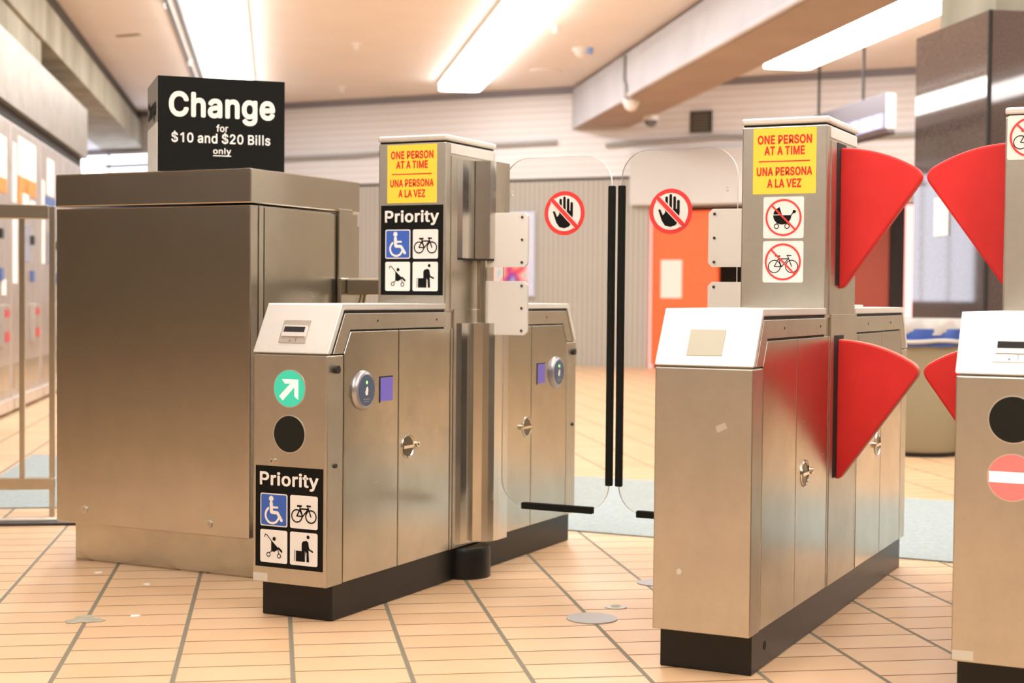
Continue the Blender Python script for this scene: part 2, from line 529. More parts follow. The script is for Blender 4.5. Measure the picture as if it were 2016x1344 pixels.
# outline alphabet (bold grotesque): advance, points, faces, in thousandths of the em
GLYPH = {
'$':(447,'202,-74 202,583 244,583 244,-74 224,-9 188,-7 156,-1 128,9 102,23 81,40 64,60 51,83 42,109 38,137 104,137 108,118 114,102 123,88 136,76 150,66 166,59 185,53 204,50 224,49 246,50 267,54 286,60 303,69 317,79 329,92 338,106 344,122 346,139 344,154 340,168 332,179 322,189 310,197 296,205 280,211 263,217 245,222 184,239 145,253 112,269 86,289 67,313 56,341 52,372 54,400 62,425 75,448 92,468 113,484 138,498 165,508 195,514 227,516 259,514 289,508 316,498 340,484 360,468 377,449 390,427 398,403 401,378 337,378 332,402 320,421 302,437 280,449 254,456 225,459 204,457 185,454 167,448 152,440 139,430 129,418 121,405 117,391 115,376 117,359 122,345 131,334 142,324 155,315 169,308 184,302 198,297 212,293 264,279 279,275 295,270 312,264 328,256 344,248 359,238 372,226 384,213 395,198 402,180 407,161 408,139 406,112 399,87 386,64 370,43 349,25 323,11 294,0 261,-7','0,74,1 74,2,1 74,57,2 57,3,2 56,74,57 74,73,57 73,3,57 3,41,57 41,72,57 72,58,57 55,74,56 72,59,58 54,74,55 72,60,59 53,74,54 72,61,60 52,74,53 72,62,61 72,63,62 51,74,52 3,41,73 41,72,73 51,75,74 71,63,72 51,76,75 70,63,71 70,64,63 50,76,51 50,77,76 50,78,77 69,64,70 50,79,78 69,65,64 49,79,50 68,65,69 49,80,79 49,81,80 68,66,65 67,66,68 48,81,49 48,82,81 48,83,82 47,83,48 47,84,83 47,85,84 46,85,47 46,86,85 46,87,86 46,88,87 45,88,46 45,89,88 45,90,89 45,91,90 45,92,91 44,92,45 44,93,92 44,94,93 44,95,94 43,95,44 43,96,95 43,97,96 42,97,43 42,98,97 41,98,42 41,99,98 41,100,99 40,100,41 39,100,40 39,101,100 38,101,39 37,101,38 37,102,101 36,102,37 35,102,36 35,103,102 34,103,35 33,103,34 33,104,103 32,104,33 31,104,32 31,105,104 12,14,13 12,15,14 30,105,31 12,16,15 30,106,105 11,16,12 29,106,30 11,17,16 28,106,29 11,18,17 28,107,106 10,18,11 27,107,28 10,19,18 26,107,27 10,20,19 26,108,107 25,108,26 9,20,10 9,21,20 24,108,25 9,22,21 23,108,24 9,23,22 9,108,23 9,109,108 8,109,9 8,110,109 7,110,8 7,111,110 6,111,7 6,112,111 5,112,6 5,4,112'),
'0':(453,'227,-7 191,-3 158,7 130,24 105,48 85,77 69,113 57,155 50,202 48,254 50,306 57,353 69,395 85,431 106,461 130,484 159,502 191,512 227,516 262,512 295,502 323,484 348,461 368,431 384,395 396,353 403,306 405,254 403,202 396,155 384,113 368,77 348,48 323,24 295,7 263,-3 227,50 250,52 271,60 290,74 306,92 320,116 330,144 338,176 342,213 344,254 342,295 338,332 330,365 320,393 306,416 290,435 271,449 250,457 227,460 203,457 182,449 163,435 147,416 134,393 123,365 115,332 111,295 109,254 111,213 115,176 123,144 134,116 147,92 163,74 182,60 203,52','17,19,18 16,19,17 16,20,19 15,20,16 15,21,20 14,21,15 14,22,21 14,54,22 54,53,22 53,23,22 13,55,14 55,54,14 13,56,55 52,23,53 13,57,56 51,23,52 13,58,57 50,23,51 50,24,23 12,58,13 12,59,58 49,24,50 11,59,12 49,25,24 11,60,59 48,25,49 11,61,60 47,25,48 10,61,11 47,26,25 10,62,61 46,26,47 9,62,10 46,27,26 9,63,62 45,27,46 8,63,9 8,64,63 44,27,45 44,28,27 8,65,64 43,28,44 7,65,8 43,29,28 7,66,65 42,29,43 6,66,7 42,30,29 6,67,66 41,30,42 40,30,41 6,68,67 5,68,6 40,31,30 5,69,68 39,31,40 39,32,31 4,69,5 4,70,69 38,32,39 4,71,70 37,32,38 36,32,37 4,36,71 4,32,36 4,33,32 3,33,4 2,33,3 2,34,33 2,35,34 1,35,2 1,0,35'),
'2':(453,'64,0 64,47 234,229 252,248 268,266 282,282 294,298 303,312 311,327 316,341 319,356 320,371 319,389 315,405 308,419 298,431 287,441 273,449 258,455 241,458 224,460 205,458 188,454 172,447 159,438 148,427 139,413 132,398 128,381 127,362 66,362 68,391 75,418 86,442 102,464 121,482 143,496 168,507 196,513 225,516 254,513 281,507 306,497 328,482 346,465 361,445 372,423 379,398 381,372 380,354 377,336 371,318 363,299 351,280 336,259 317,235 294,209 267,180 153,60 153,57 389,57 389,0','38,40,39 38,41,40 37,41,38 37,42,41 36,42,37 36,43,42 35,43,36 35,44,43 34,44,35 34,20,44 20,19,44 19,45,44 33,21,34 21,20,34 18,45,19 33,22,21 17,45,18 33,23,22 16,45,17 33,24,23 16,46,45 32,24,33 15,46,16 32,25,24 14,46,15 32,26,25 14,47,46 13,47,14 31,26,32 31,27,26 12,47,13 12,48,47 31,28,27 30,28,31 11,48,12 30,29,28 11,49,48 10,49,11 9,49,10 9,50,49 8,50,9 8,51,50 7,51,8 7,52,51 6,52,7 6,53,52 5,53,6 4,53,5 4,54,53 3,54,4 3,55,54 2,55,3 2,56,55 1,56,2 1,57,56 1,58,57 1,59,58 1,60,59 1,61,60 0,61,1'),
'A':(480,'16,0 201,509 276,509 463,0 395,0 287,302 280,323 272,346 264,372 255,402 244,438 232,478 245,478 233,437 222,402 213,371 204,345 197,322 191,302 85,0 110,142 110,199 370,199 370,142','0,11,1 11,2,1 11,12,2 12,3,2 0,21,11 21,13,11 13,10,11 13,10,12 10,22,12 22,3,12 9,22,10 21,14,13 8,22,9 21,15,14 7,22,8 21,16,15 6,22,7 21,17,16 5,22,6 21,18,17 21,20,18 20,19,18 4,23,5 23,22,5 0,20,21 20,22,21 20,23,22 23,3,22 0,19,20 4,3,23'),
'B':(456,'60,0 60,509 241,509 274,507 304,501 329,491 350,477 367,461 381,442 390,421 396,398 398,374 397,353 393,336 387,320 378,307 368,295 356,286 343,278 329,272 315,267 315,262 331,260 347,254 363,245 378,234 391,220 402,203 411,184 416,161 418,136 416,111 410,88 400,67 386,48 368,31 344,18 317,8 284,2 247,0 125,57 245,57 281,60 309,67 330,80 344,96 353,115 355,137 354,153 350,169 342,184 333,197 320,209 306,218 289,225 269,229 248,231 125,231 125,285 238,285 256,287 273,290 288,296 302,304 314,314 323,326 330,340 335,355 336,372 333,393 326,412 313,429 294,442 270,449 240,452 125,452','0,75,1 75,2,1 75,3,2 75,4,3 75,5,4 75,6,5 75,7,6 75,74,7 74,8,7 0,58,75 73,8,74 72,8,73 72,9,8 71,9,72 70,9,71 70,10,9 69,10,70 69,11,10 68,11,69 68,12,11 67,12,68 66,12,67 66,13,12 65,13,66 65,14,13 64,14,65 64,15,14 63,15,64 63,16,15 62,16,63 61,16,62 61,17,16 60,17,61 59,17,60 59,18,17 0,57,58 57,59,58 57,18,59 57,19,18 57,20,19 57,21,20 57,22,21 57,23,22 57,24,23 57,25,24 57,56,25 56,55,25 55,26,25 0,40,57 54,26,55 53,26,54 53,27,26 52,27,53 51,27,52 51,28,27 50,28,51 49,28,50 49,29,28 48,29,49 48,30,29 47,30,48 46,30,47 46,31,30 45,31,46 45,32,31 44,32,45 44,33,32 43,33,44 42,33,43 42,34,33 41,34,42 0,41,40 0,34,41 0,35,34 0,36,35 0,37,36 0,38,37 0,39,38'),
'C':(510,'267,-7 225,-3 186,7 150,25 119,49 92,79 70,115 53,157 44,203 40,254 44,305 53,352 70,393 92,429 119,459 150,484 186,501 225,512 267,516 293,514 317,511 340,504 362,496 383,485 402,471 419,456 435,438 448,418 459,397 467,373 473,348 408,348 404,365 397,380 389,395 380,407 369,418 357,428 344,437 330,444 315,449 300,453 284,455 267,456 237,453 209,445 184,432 161,414 141,391 125,364 113,332 106,295 103,254 106,213 113,177 125,145 141,117 161,94 184,76 210,63 237,56 267,53 284,54 300,56 315,60 330,65 344,72 357,81 369,90 380,102 389,114 397,128 404,144 408,160 473,160 467,135 459,112 448,91 435,71 420,53 402,38 383,24 363,13 341,5 317,-2 293,-6','17,19,18 17,20,19 16,20,17 16,21,20 16,22,21 15,22,16 15,23,22 15,24,23 14,24,15 14,25,24 13,44,14 44,43,14 43,25,14 42,25,43 42,26,25 41,26,42 13,45,44 40,26,41 39,26,40 13,46,45 38,26,39 38,27,26 37,27,38 13,47,46 12,47,13 36,27,37 35,27,36 35,28,27 12,48,47 34,28,35 34,29,28 33,29,34 11,48,12 11,49,48 32,29,33 32,30,29 31,30,32 11,50,49 10,50,11 10,51,50 9,51,10 9,52,51 8,52,9 8,53,52 8,54,53 7,54,8 7,55,54 72,74,73 72,75,74 6,55,7 6,56,55 71,75,72 71,76,75 70,76,71 6,57,56 5,57,6 69,76,70 69,77,76 68,77,69 5,58,57 68,78,77 67,78,68 66,78,67 4,58,5 4,59,58 65,78,66 65,79,78 64,79,65 4,60,59 63,79,64 62,79,63 4,61,60 61,79,62 61,80,79 4,80,61 3,80,4 3,81,80 2,81,3 2,82,81 2,83,82 1,83,2 1,84,83 1,85,84 0,85,1'),
'E':(419,'60,0 60,509 372,509 372,452 125,452 125,286 355,286 355,229 125,229 125,57 375,57 375,0','0,4,1 4,2,1 4,3,2 0,5,4 0,8,5 8,6,5 8,7,6 0,9,8 0,10,9 0,11,10'),
'L':(393,'60,0 60,509 125,509 125,57 361,57 361,0','0,2,1 0,3,2 0,4,3 0,5,4'),
'M':(628,'60,0 60,509 152,509 277,187 280,179 284,170 287,159 291,147 295,135 299,123 303,110 307,97 311,84 315,71 319,60 322,49 307,49 311,59 314,71 318,83 322,95 326,108 330,121 334,134 338,146 342,158 346,169 349,179 352,187 476,509 568,509 568,0 504,0 504,291 504,302 504,314 504,327 505,340 505,354 505,369 505,383 506,398 506,413 506,428 507,443 507,457 513,457 508,441 503,425 498,409 492,393 487,378 482,363 477,348 472,335 467,322 463,310 459,300 456,291 342,0 286,0 170,291 167,300 163,310 159,321 155,333 150,347 145,361 140,376 134,392 129,408 124,424 118,441 112,457 119,457 119,444 120,430 120,416 120,401 121,386 121,372 121,357 121,342 122,328 122,315 122,302 122,291 122,0','0,73,1 73,2,1 73,74,2 74,3,2 28,45,29 45,30,29 45,46,30 46,31,30 0,72,73 75,3,74 28,44,45 47,31,46 76,3,75 28,48,44 48,43,44 48,43,47 43,31,47 0,76,72 76,71,72 0,77,76 71,3,76 42,31,43 28,49,48 70,3,71 0,78,77 41,31,42 28,50,49 69,3,70 0,79,78 40,31,41 28,51,50 68,3,69 0,80,79 39,31,40 28,52,51 67,3,68 0,81,80 38,31,39 28,53,52 66,3,67 0,82,81 37,31,38 28,54,53 65,3,66 0,83,82 36,31,37 28,55,54 64,3,65 0,84,83 35,31,36 28,56,55 63,3,64 0,85,84 34,31,35 28,57,56 62,3,63 0,86,85 33,31,34 28,58,57 61,3,62 0,87,86 60,3,61 28,59,58 32,31,33 60,4,3 27,59,28 60,5,4 26,59,27 60,6,5 25,59,26 60,7,6 24,59,25 60,8,7 23,59,24 60,9,8 22,59,23 60,10,9 21,59,22 60,11,10 20,59,21 60,12,11 19,59,20 60,18,12 18,13,12 18,13,19 13,59,19 14,59,13 60,17,18 15,59,14 60,16,17 60,15,16 60,59,15'),
'N':(523,'60,0 60,509 136,509 343,183 349,174 355,163 363,151 371,137 379,122 388,107 396,90 405,73 414,55 405,54 403,72 402,90 401,108 400,126 399,142 399,157 399,171 399,184 399,195 399,509 463,509 463,0 387,0 202,290 194,303 186,317 177,331 168,346 159,363 148,381 136,402 123,425 108,452 119,454 120,429 121,406 122,384 123,363 124,345 124,328 125,313 125,301 125,291 125,0','0,36,1 36,2,1 36,37,2 37,3,2 22,24,23 22,25,24 38,3,37 0,38,36 38,35,36 0,39,38 35,3,38 34,3,35 0,40,39 33,3,34 0,41,40 32,3,33 0,42,41 31,3,32 30,3,31 0,43,42 29,3,30 0,44,43 28,3,29 0,45,44 27,3,28 0,46,45 0,47,46 26,3,27 21,25,22 20,25,21 26,4,3 26,5,4 19,25,20 26,6,5 18,25,19 26,7,6 17,25,18 26,8,7 16,25,17 26,9,8 15,25,16 26,10,9 14,11,15 11,25,15 26,14,10 14,11,10 12,25,11 26,13,14 13,25,12 26,25,13'),
'O':(533,'267,-7 225,-3 186,7 150,25 119,49 92,79 70,115 53,157 44,203 40,254 44,305 53,352 70,393 92,429 119,459 150,484 186,501 225,512 267,516 309,512 348,501 384,484 415,459 442,429 464,393 480,352 490,305 493,254 490,203 480,157 464,115 442,79 415,49 384,25 348,7 309,-3 267,53 296,55 324,63 349,76 372,94 392,116 408,144 420,176 428,213 430,254 428,295 420,332 408,365 392,392 372,415 349,433 324,446 296,453 267,456 237,453 210,445 184,433 161,415 142,392 125,364 113,332 106,295 103,254 106,213 113,176 125,144 142,117 161,94 184,76 210,63 237,55','17,19,18 16,19,17 16,20,19 15,20,16 15,21,20 14,21,15 14,22,21 13,55,14 55,54,14 54,22,14 54,53,22 53,23,22 52,23,53 13,56,55 51,23,52 13,57,56 50,23,51 13,58,57 50,24,23 12,58,13 49,24,50 12,59,58 11,59,12 49,25,24 48,25,49 11,60,59 47,25,48 11,61,60 10,61,11 47,26,25 46,26,47 10,62,61 9,62,10 46,27,26 45,27,46 9,63,62 8,63,9 8,64,63 44,27,45 44,28,27 8,65,64 43,28,44 7,65,8 43,29,28 7,66,65 42,29,43 6,66,7 42,30,29 6,67,66 41,30,42 6,68,67 40,30,41 5,68,6 40,31,30 5,69,68 39,31,40 39,32,31 4,69,5 4,70,69 38,32,39 4,71,70 37,32,38 4,36,71 36,32,37 4,32,36 4,33,32 3,33,4 2,33,3 2,34,33 1,34,2 1,35,34 1,0,35'),
'P':(445,'60,0 60,509 235,509 272,506 305,499 332,487 356,471 375,452 390,430 400,404 407,377 409,348 407,318 400,291 390,265 375,243 356,223 332,207 305,195 272,188 235,186 109,186 109,242 233,242 257,244 279,248 297,256 312,266 324,279 333,294 339,310 343,328 344,348 343,367 339,385 333,402 324,416 312,428 297,439 279,446 257,451 232,452 125,452 125,0','0,42,1 42,2,1 42,3,2 42,4,3 42,5,4 42,6,5 42,7,6 42,41,7 41,40,7 40,8,7 0,22,42 22,43,42 39,8,40 38,8,39 37,8,38 37,9,8 36,9,37 35,9,36 35,10,9 34,10,35 33,10,34 33,11,10 32,11,33 31,11,32 31,12,11 30,12,31 30,13,12 29,13,30 28,13,29 28,14,13 27,14,28 26,14,27 26,15,14 25,15,26 24,15,25 23,15,24 23,16,15 0,21,22 43,23,22 43,20,23 20,16,23 20,17,16 20,18,17 20,19,18 0,20,21 0,43,20'),
'R':(449,'60,0 60,509 236,509 273,506 305,500 333,489 356,473 376,455 390,433 401,408 407,381 409,352 407,323 401,296 390,271 376,250 356,232 333,217 305,206 273,200 236,198 96,198 96,255 234,255 258,256 280,260 298,267 313,276 325,287 334,300 340,316 344,333 345,352 344,371 340,389 334,405 325,419 313,430 298,440 279,446 258,451 233,452 125,452 125,0 353,0 230,229 303,229 428,0','0,22,1 22,42,1 42,2,1 42,3,2 42,4,3 42,5,4 42,6,5 42,7,6 42,41,7 41,40,7 40,8,7 22,43,42 39,8,40 38,8,39 37,8,38 37,9,8 36,9,37 35,9,36 35,10,9 34,10,35 33,10,34 33,11,10 32,11,33 31,11,32 31,12,11 30,12,31 30,13,12 29,13,30 28,13,29 28,14,13 27,14,28 26,14,27 26,15,14 25,15,26 24,15,25 23,15,24 0,21,22 43,23,22 43,45,23 45,15,23 45,16,15 45,46,16 46,17,16 43,20,45 20,44,45 47,17,46 18,47,17 19,47,18 20,47,19 0,20,21 0,43,20 44,47,20'),
'S':(447,'224,-9 188,-7 156,-1 128,9 102,23 81,40 64,60 51,83 42,109 38,137 104,137 108,118 114,102 123,88 136,76 150,66 166,59 185,53 204,50 224,49 246,50 267,54 286,60 303,69 317,79 329,92 338,106 344,122 346,139 344,154 340,168 332,179 322,189 310,197 296,205 280,211 263,217 245,222 184,239 145,253 112,269 86,289 67,313 56,341 52,372 54,400 62,425 75,448 92,468 113,484 138,498 165,508 195,514 227,516 259,514 289,508 316,498 340,484 360,468 377,449 390,427 398,403 401,378 337,378 332,402 320,421 302,437 280,449 254,456 225,459 204,457 185,454 167,448 152,440 139,430 129,418 121,405 117,391 115,376 117,359 122,345 131,334 142,324 155,315 169,308 184,302 198,297 212,293 264,279 279,275 295,270 312,264 328,256 344,248 359,238 372,226 384,213 395,198 402,180 407,161 408,139 406,112 399,87 386,64 370,43 349,25 323,11 294,0 261,-7','52,54,53 51,54,52 51,55,54 50,55,51 50,56,55 49,56,50 49,57,56 48,57,49 48,58,57 48,59,58 47,70,48 70,69,48 69,59,48 68,59,69 47,71,70 67,59,68 47,72,71 66,59,67 66,60,59 46,72,47 46,73,72 46,74,73 65,60,66 46,75,74 65,61,60 45,75,46 64,61,65 45,76,75 45,77,76 64,62,61 63,62,64 44,77,45 44,78,77 44,79,78 43,79,44 43,80,79 43,81,80 42,81,43 42,82,81 42,83,82 42,84,83 41,84,42 41,85,84 41,86,85 41,87,86 41,88,87 40,88,41 40,89,88 40,90,89 40,91,90 39,91,40 39,92,91 39,93,92 38,93,39 38,94,93 37,94,38 37,95,94 37,96,95 36,96,37 35,96,36 35,97,96 34,97,35 33,97,34 33,98,97 32,98,33 31,98,32 31,99,98 30,99,31 29,99,30 29,100,99 28,100,29 27,100,28 27,101,100 8,10,9 8,11,10 26,101,27 8,12,11 26,102,101 7,12,8 25,102,26 7,13,12 24,102,25 7,14,13 24,103,102 6,14,7 23,103,24 6,15,14 22,103,23 6,16,15 22,104,103 21,104,22 5,16,6 5,17,16 20,104,21 5,18,17 19,104,20 5,19,18 5,104,19 5,105,104 4,105,5 4,106,105 3,106,4 3,107,106 2,107,3 2,108,107 1,108,2 1,0,108'),
'T':(449,'32,452 32,509 417,509 417,452 257,452 257,0 193,0 193,452','0,2,1 0,3,2 7,3,0 6,4,7 4,3,7 6,5,4'),
'U':(517,'259,-8 220,-6 186,2 154,15 126,33 103,55 85,80 71,108 63,140 60,173 60,509 124,509 124,178 126,155 132,133 141,113 153,95 169,80 187,68 208,59 232,53 259,52 285,53 309,59 331,68 349,80 364,95 377,113 385,133 391,155 393,178 393,509 457,509 457,173 454,140 446,108 433,80 414,55 391,33 363,15 332,2 297,-6','9,11,10 9,12,11 30,32,31 30,33,32 9,13,12 29,33,30 8,13,9 29,34,33 8,14,13 28,34,29 7,14,8 28,35,34 27,35,28 7,15,14 7,16,15 26,35,27 6,16,7 26,36,35 6,17,16 25,36,26 6,18,17 24,36,25 5,18,6 24,37,36 5,19,18 23,37,24 5,20,19 22,37,23 22,38,37 4,20,5 4,21,20 21,38,22 4,38,21 3,38,4 3,39,38 2,39,3 2,40,39 1,40,2 1,41,40 0,41,1'),
'V':(480,'204,0 16,509 84,509 192,206 199,187 207,164 215,137 225,106 236,71 248,31 235,31 247,71 257,107 267,138 276,165 283,187 290,206 395,509 463,509 278,0','0,2,1 0,3,2 16,18,17 16,19,18 0,4,3 15,19,16 14,19,15 0,5,4 13,19,14 0,6,5 12,19,13 0,7,6 11,19,12 0,8,7 10,9,11 9,19,11 0,9,8 0,19,9'),
'Z':(438,'42,0 42,46 273,385 284,400 295,415 306,431 318,446 329,461 341,476 348,454 327,453 306,453 285,452 265,452 244,452 223,452 40,452 40,509 397,509 397,462 169,129 157,113 146,97 134,81 122,65 110,49 97,33 90,54 111,55 131,56 152,57 173,57 193,57 214,57 399,57 399,0','16,18,17 16,8,18 8,19,18 16,7,8 9,19,8 9,20,19 16,11,7 11,6,7 10,20,9 11,6,10 6,20,10 16,12,11 16,13,12 16,14,13 16,15,14 5,20,6 4,20,5 3,20,4 2,20,3 1,20,2 1,21,20 1,22,21 1,23,22 1,24,23 1,27,24 27,28,24 28,25,24 32,34,33 32,35,34 31,35,32 30,35,31 29,35,30 28,35,29 25,35,28 1,26,27 26,35,25 0,26,1 0,35,26'),
'a':(389,'160,-9 137,-7 115,-3 94,5 76,15 60,29 48,45 38,63 32,84 30,108 32,128 36,146 43,161 53,174 64,184 78,193 92,200 108,206 125,211 143,214 161,217 178,220 200,223 218,225 234,227 247,229 257,231 265,235 271,240 274,246 276,255 276,257 275,272 272,285 267,297 260,307 251,315 240,322 227,327 212,330 196,331 178,330 163,327 149,322 137,316 127,309 118,301 110,292 104,283 100,274 41,291 51,313 64,331 79,346 95,358 114,368 133,375 153,380 173,383 194,384 208,384 223,382 239,379 255,375 271,369 286,360 300,350 312,336 322,320 330,301 335,278 337,251 337,0 277,0 277,52 272,52 267,43 260,34 252,25 242,16 229,8 215,1 199,-4 181,-7 170,45 192,47 211,51 228,59 242,68 254,80 263,93 270,108 274,122 276,138 276,190 272,187 267,184 259,182 251,180 241,178 231,176 221,174 210,173 200,171 191,170 182,169 175,168 161,166 147,163 134,159 122,153 112,147 103,139 97,130 93,118 92,105 93,93 96,82 102,72 109,64 119,57 130,52 142,48 156,46','58,60,59 58,61,60 57,61,58 57,62,61 56,62,57 56,63,62 55,63,56 55,64,63 55,65,64 54,65,55 54,66,65 53,66,54 53,67,66 52,67,53 52,40,67 40,39,67 39,68,67 51,41,52 41,40,52 51,42,41 38,68,39 51,43,42 37,68,38 51,44,43 36,68,37 36,69,68 51,45,44 35,69,36 50,45,51 50,46,45 34,69,35 34,70,69 50,47,46 33,70,34 50,48,47 49,48,50 32,70,33 32,71,70 31,71,32 30,71,31 29,71,30 29,72,71 28,72,29 27,72,28 26,94,27 94,72,27 25,94,26 24,94,25 23,94,24 22,94,23 21,94,22 20,94,21 19,94,20 18,94,19 17,94,18 16,94,17 15,94,16 14,94,15 14,95,94 93,72,94 14,96,95 14,97,96 13,97,14 13,98,97 13,99,98 13,100,99 13,101,100 13,102,101 12,102,13 12,103,102 12,104,103 12,105,104 12,106,105 12,107,106 12,108,107 12,109,108 11,109,12 11,110,109 11,111,110 11,112,111 10,112,11 10,113,112 92,72,93 10,114,113 9,114,10 91,72,92 9,115,114 8,115,9 90,72,91 8,116,115 89,72,90 8,117,116 7,117,8 7,118,117 88,74,89 74,72,89 7,119,118 87,74,88 7,120,119 6,120,7 86,75,87 75,74,87 6,121,120 6,122,121 86,76,75 73,72,74 85,76,86 6,123,122 84,76,85 6,84,123 6,76,84 5,76,6 5,77,76 5,78,77 4,78,5 4,79,78 4,80,79 3,80,4 3,81,80 2,81,3 2,82,81 1,82,2 1,83,82 0,83,1'),
'd':(424,'195,-8 165,-6 137,3 111,16 89,34 70,57 55,84 43,116 36,151 34,189 36,227 43,261 55,293 70,320 89,342 112,361 137,374 165,382 196,384 218,383 237,379 253,373 267,364 278,355 287,346 295,336 301,327 306,319 311,319 311,509 372,509 372,0 313,0 313,59 307,59 301,50 295,41 287,31 277,21 266,12 252,4 236,-3 217,-7 205,47 226,49 246,55 263,65 278,78 290,95 299,115 306,138 310,162 312,189 310,216 306,241 300,263 290,282 278,299 263,312 246,322 227,328 205,330 182,328 162,322 145,311 130,298 118,281 108,261 102,239 98,215 96,189 98,163 102,139 109,117 118,97 130,80 145,66 162,55 182,49','28,30,29 28,31,30 17,19,18 17,20,19 16,20,17 16,21,20 15,21,16 15,22,21 15,23,22 14,23,15 14,24,23 14,25,24 13,61,14 61,25,14 61,26,25 13,62,61 60,26,61 59,26,60 13,63,62 59,27,26 58,27,59 13,64,63 12,64,13 58,28,27 58,57,28 57,56,28 56,55,28 55,54,28 54,31,28 12,65,64 12,66,65 11,66,12 11,67,66 10,67,11 10,68,67 53,31,54 10,69,68 9,69,10 52,31,53 9,70,69 9,71,70 51,31,52 8,71,9 8,72,71 50,31,51 7,72,8 7,73,72 49,31,50 7,74,73 6,74,7 48,31,49 6,75,74 47,33,48 33,31,48 5,75,6 5,76,75 46,33,47 5,77,76 45,34,46 34,33,46 45,35,34 32,31,33 4,77,5 4,78,77 44,35,45 44,36,35 4,43,78 43,36,44 4,36,43 4,37,36 3,37,4 3,38,37 3,39,38 2,39,3 2,40,39 2,41,40 1,41,2 1,42,41 0,42,1'),
'e':(404,'212,-8 177,-5 145,3 117,16 92,35 72,58 56,85 44,116 37,150 34,187 36,224 44,258 55,290 71,317 91,340 115,359 142,373 172,382 205,384 226,383 246,380 266,374 285,366 303,355 319,341 334,324 347,305 357,282 365,256 370,227 371,194 371,169 75,169 75,221 338,221 310,202 308,226 304,248 298,269 288,286 277,301 263,314 246,323 227,328 205,330 183,328 164,323 146,313 131,301 119,286 109,270 102,251 97,231 96,211 96,178 98,151 102,127 110,106 121,88 135,73 151,61 169,53 190,48 212,46 227,47 241,49 254,53 265,58 276,65 285,73 294,82 300,93 306,105 365,91 358,72 348,55 335,39 320,26 302,14 283,4 261,-3 237,-7','17,19,18 17,20,19 16,20,17 16,21,20 16,22,21 15,22,16 15,23,22 14,23,15 14,24,23 14,25,24 13,45,14 45,44,14 44,25,14 43,25,44 42,25,43 13,46,45 42,26,25 41,26,42 13,47,46 12,47,13 40,26,41 12,48,47 40,27,26 39,27,40 12,49,48 11,49,12 11,50,49 38,27,39 38,28,27 11,51,50 37,28,38 10,51,11 37,29,28 10,52,51 36,29,37 10,33,52 33,53,52 36,34,29 34,30,29 35,34,36 9,33,10 9,32,33 53,34,33 53,30,34 54,30,53 54,31,30 8,32,9 55,31,54 8,31,32 8,55,31 8,56,55 7,56,8 7,57,56 6,57,7 6,58,57 71,73,72 70,73,71 70,74,73 6,59,58 5,59,6 69,74,70 5,60,59 68,74,69 68,75,74 67,75,68 5,61,60 66,75,67 4,61,5 66,76,75 4,62,61 65,76,66 64,76,65 4,63,62 63,76,64 4,76,63 4,77,76 3,77,4 3,78,77 2,78,3 2,79,78 2,80,79 1,80,2 1,81,80 0,81,1'),
'f':(254,'228,379 228,327 6,327 6,379 81,0 81,432 82,452 87,470 96,486 107,499 120,510 135,519 152,525 169,529 187,530 201,530 212,529 222,527 231,525 238,523 243,521 227,468 224,470 220,471 215,472 209,473 202,474 195,474 178,472 164,468 154,460 147,449 143,435 142,419 142,0','13,15,14 13,16,15 12,16,13 12,17,16 12,18,17 11,18,12 11,19,18 11,20,19 11,21,20 10,21,11 9,23,10 23,22,10 22,21,10 8,25,9 25,24,9 24,23,9 7,27,8 27,26,8 26,25,8 7,28,27 7,29,28 6,29,7 6,30,29 6,31,30 5,31,6 5,32,31 5,33,32 4,33,5 4,34,33 2,0,3 2,1,0'),
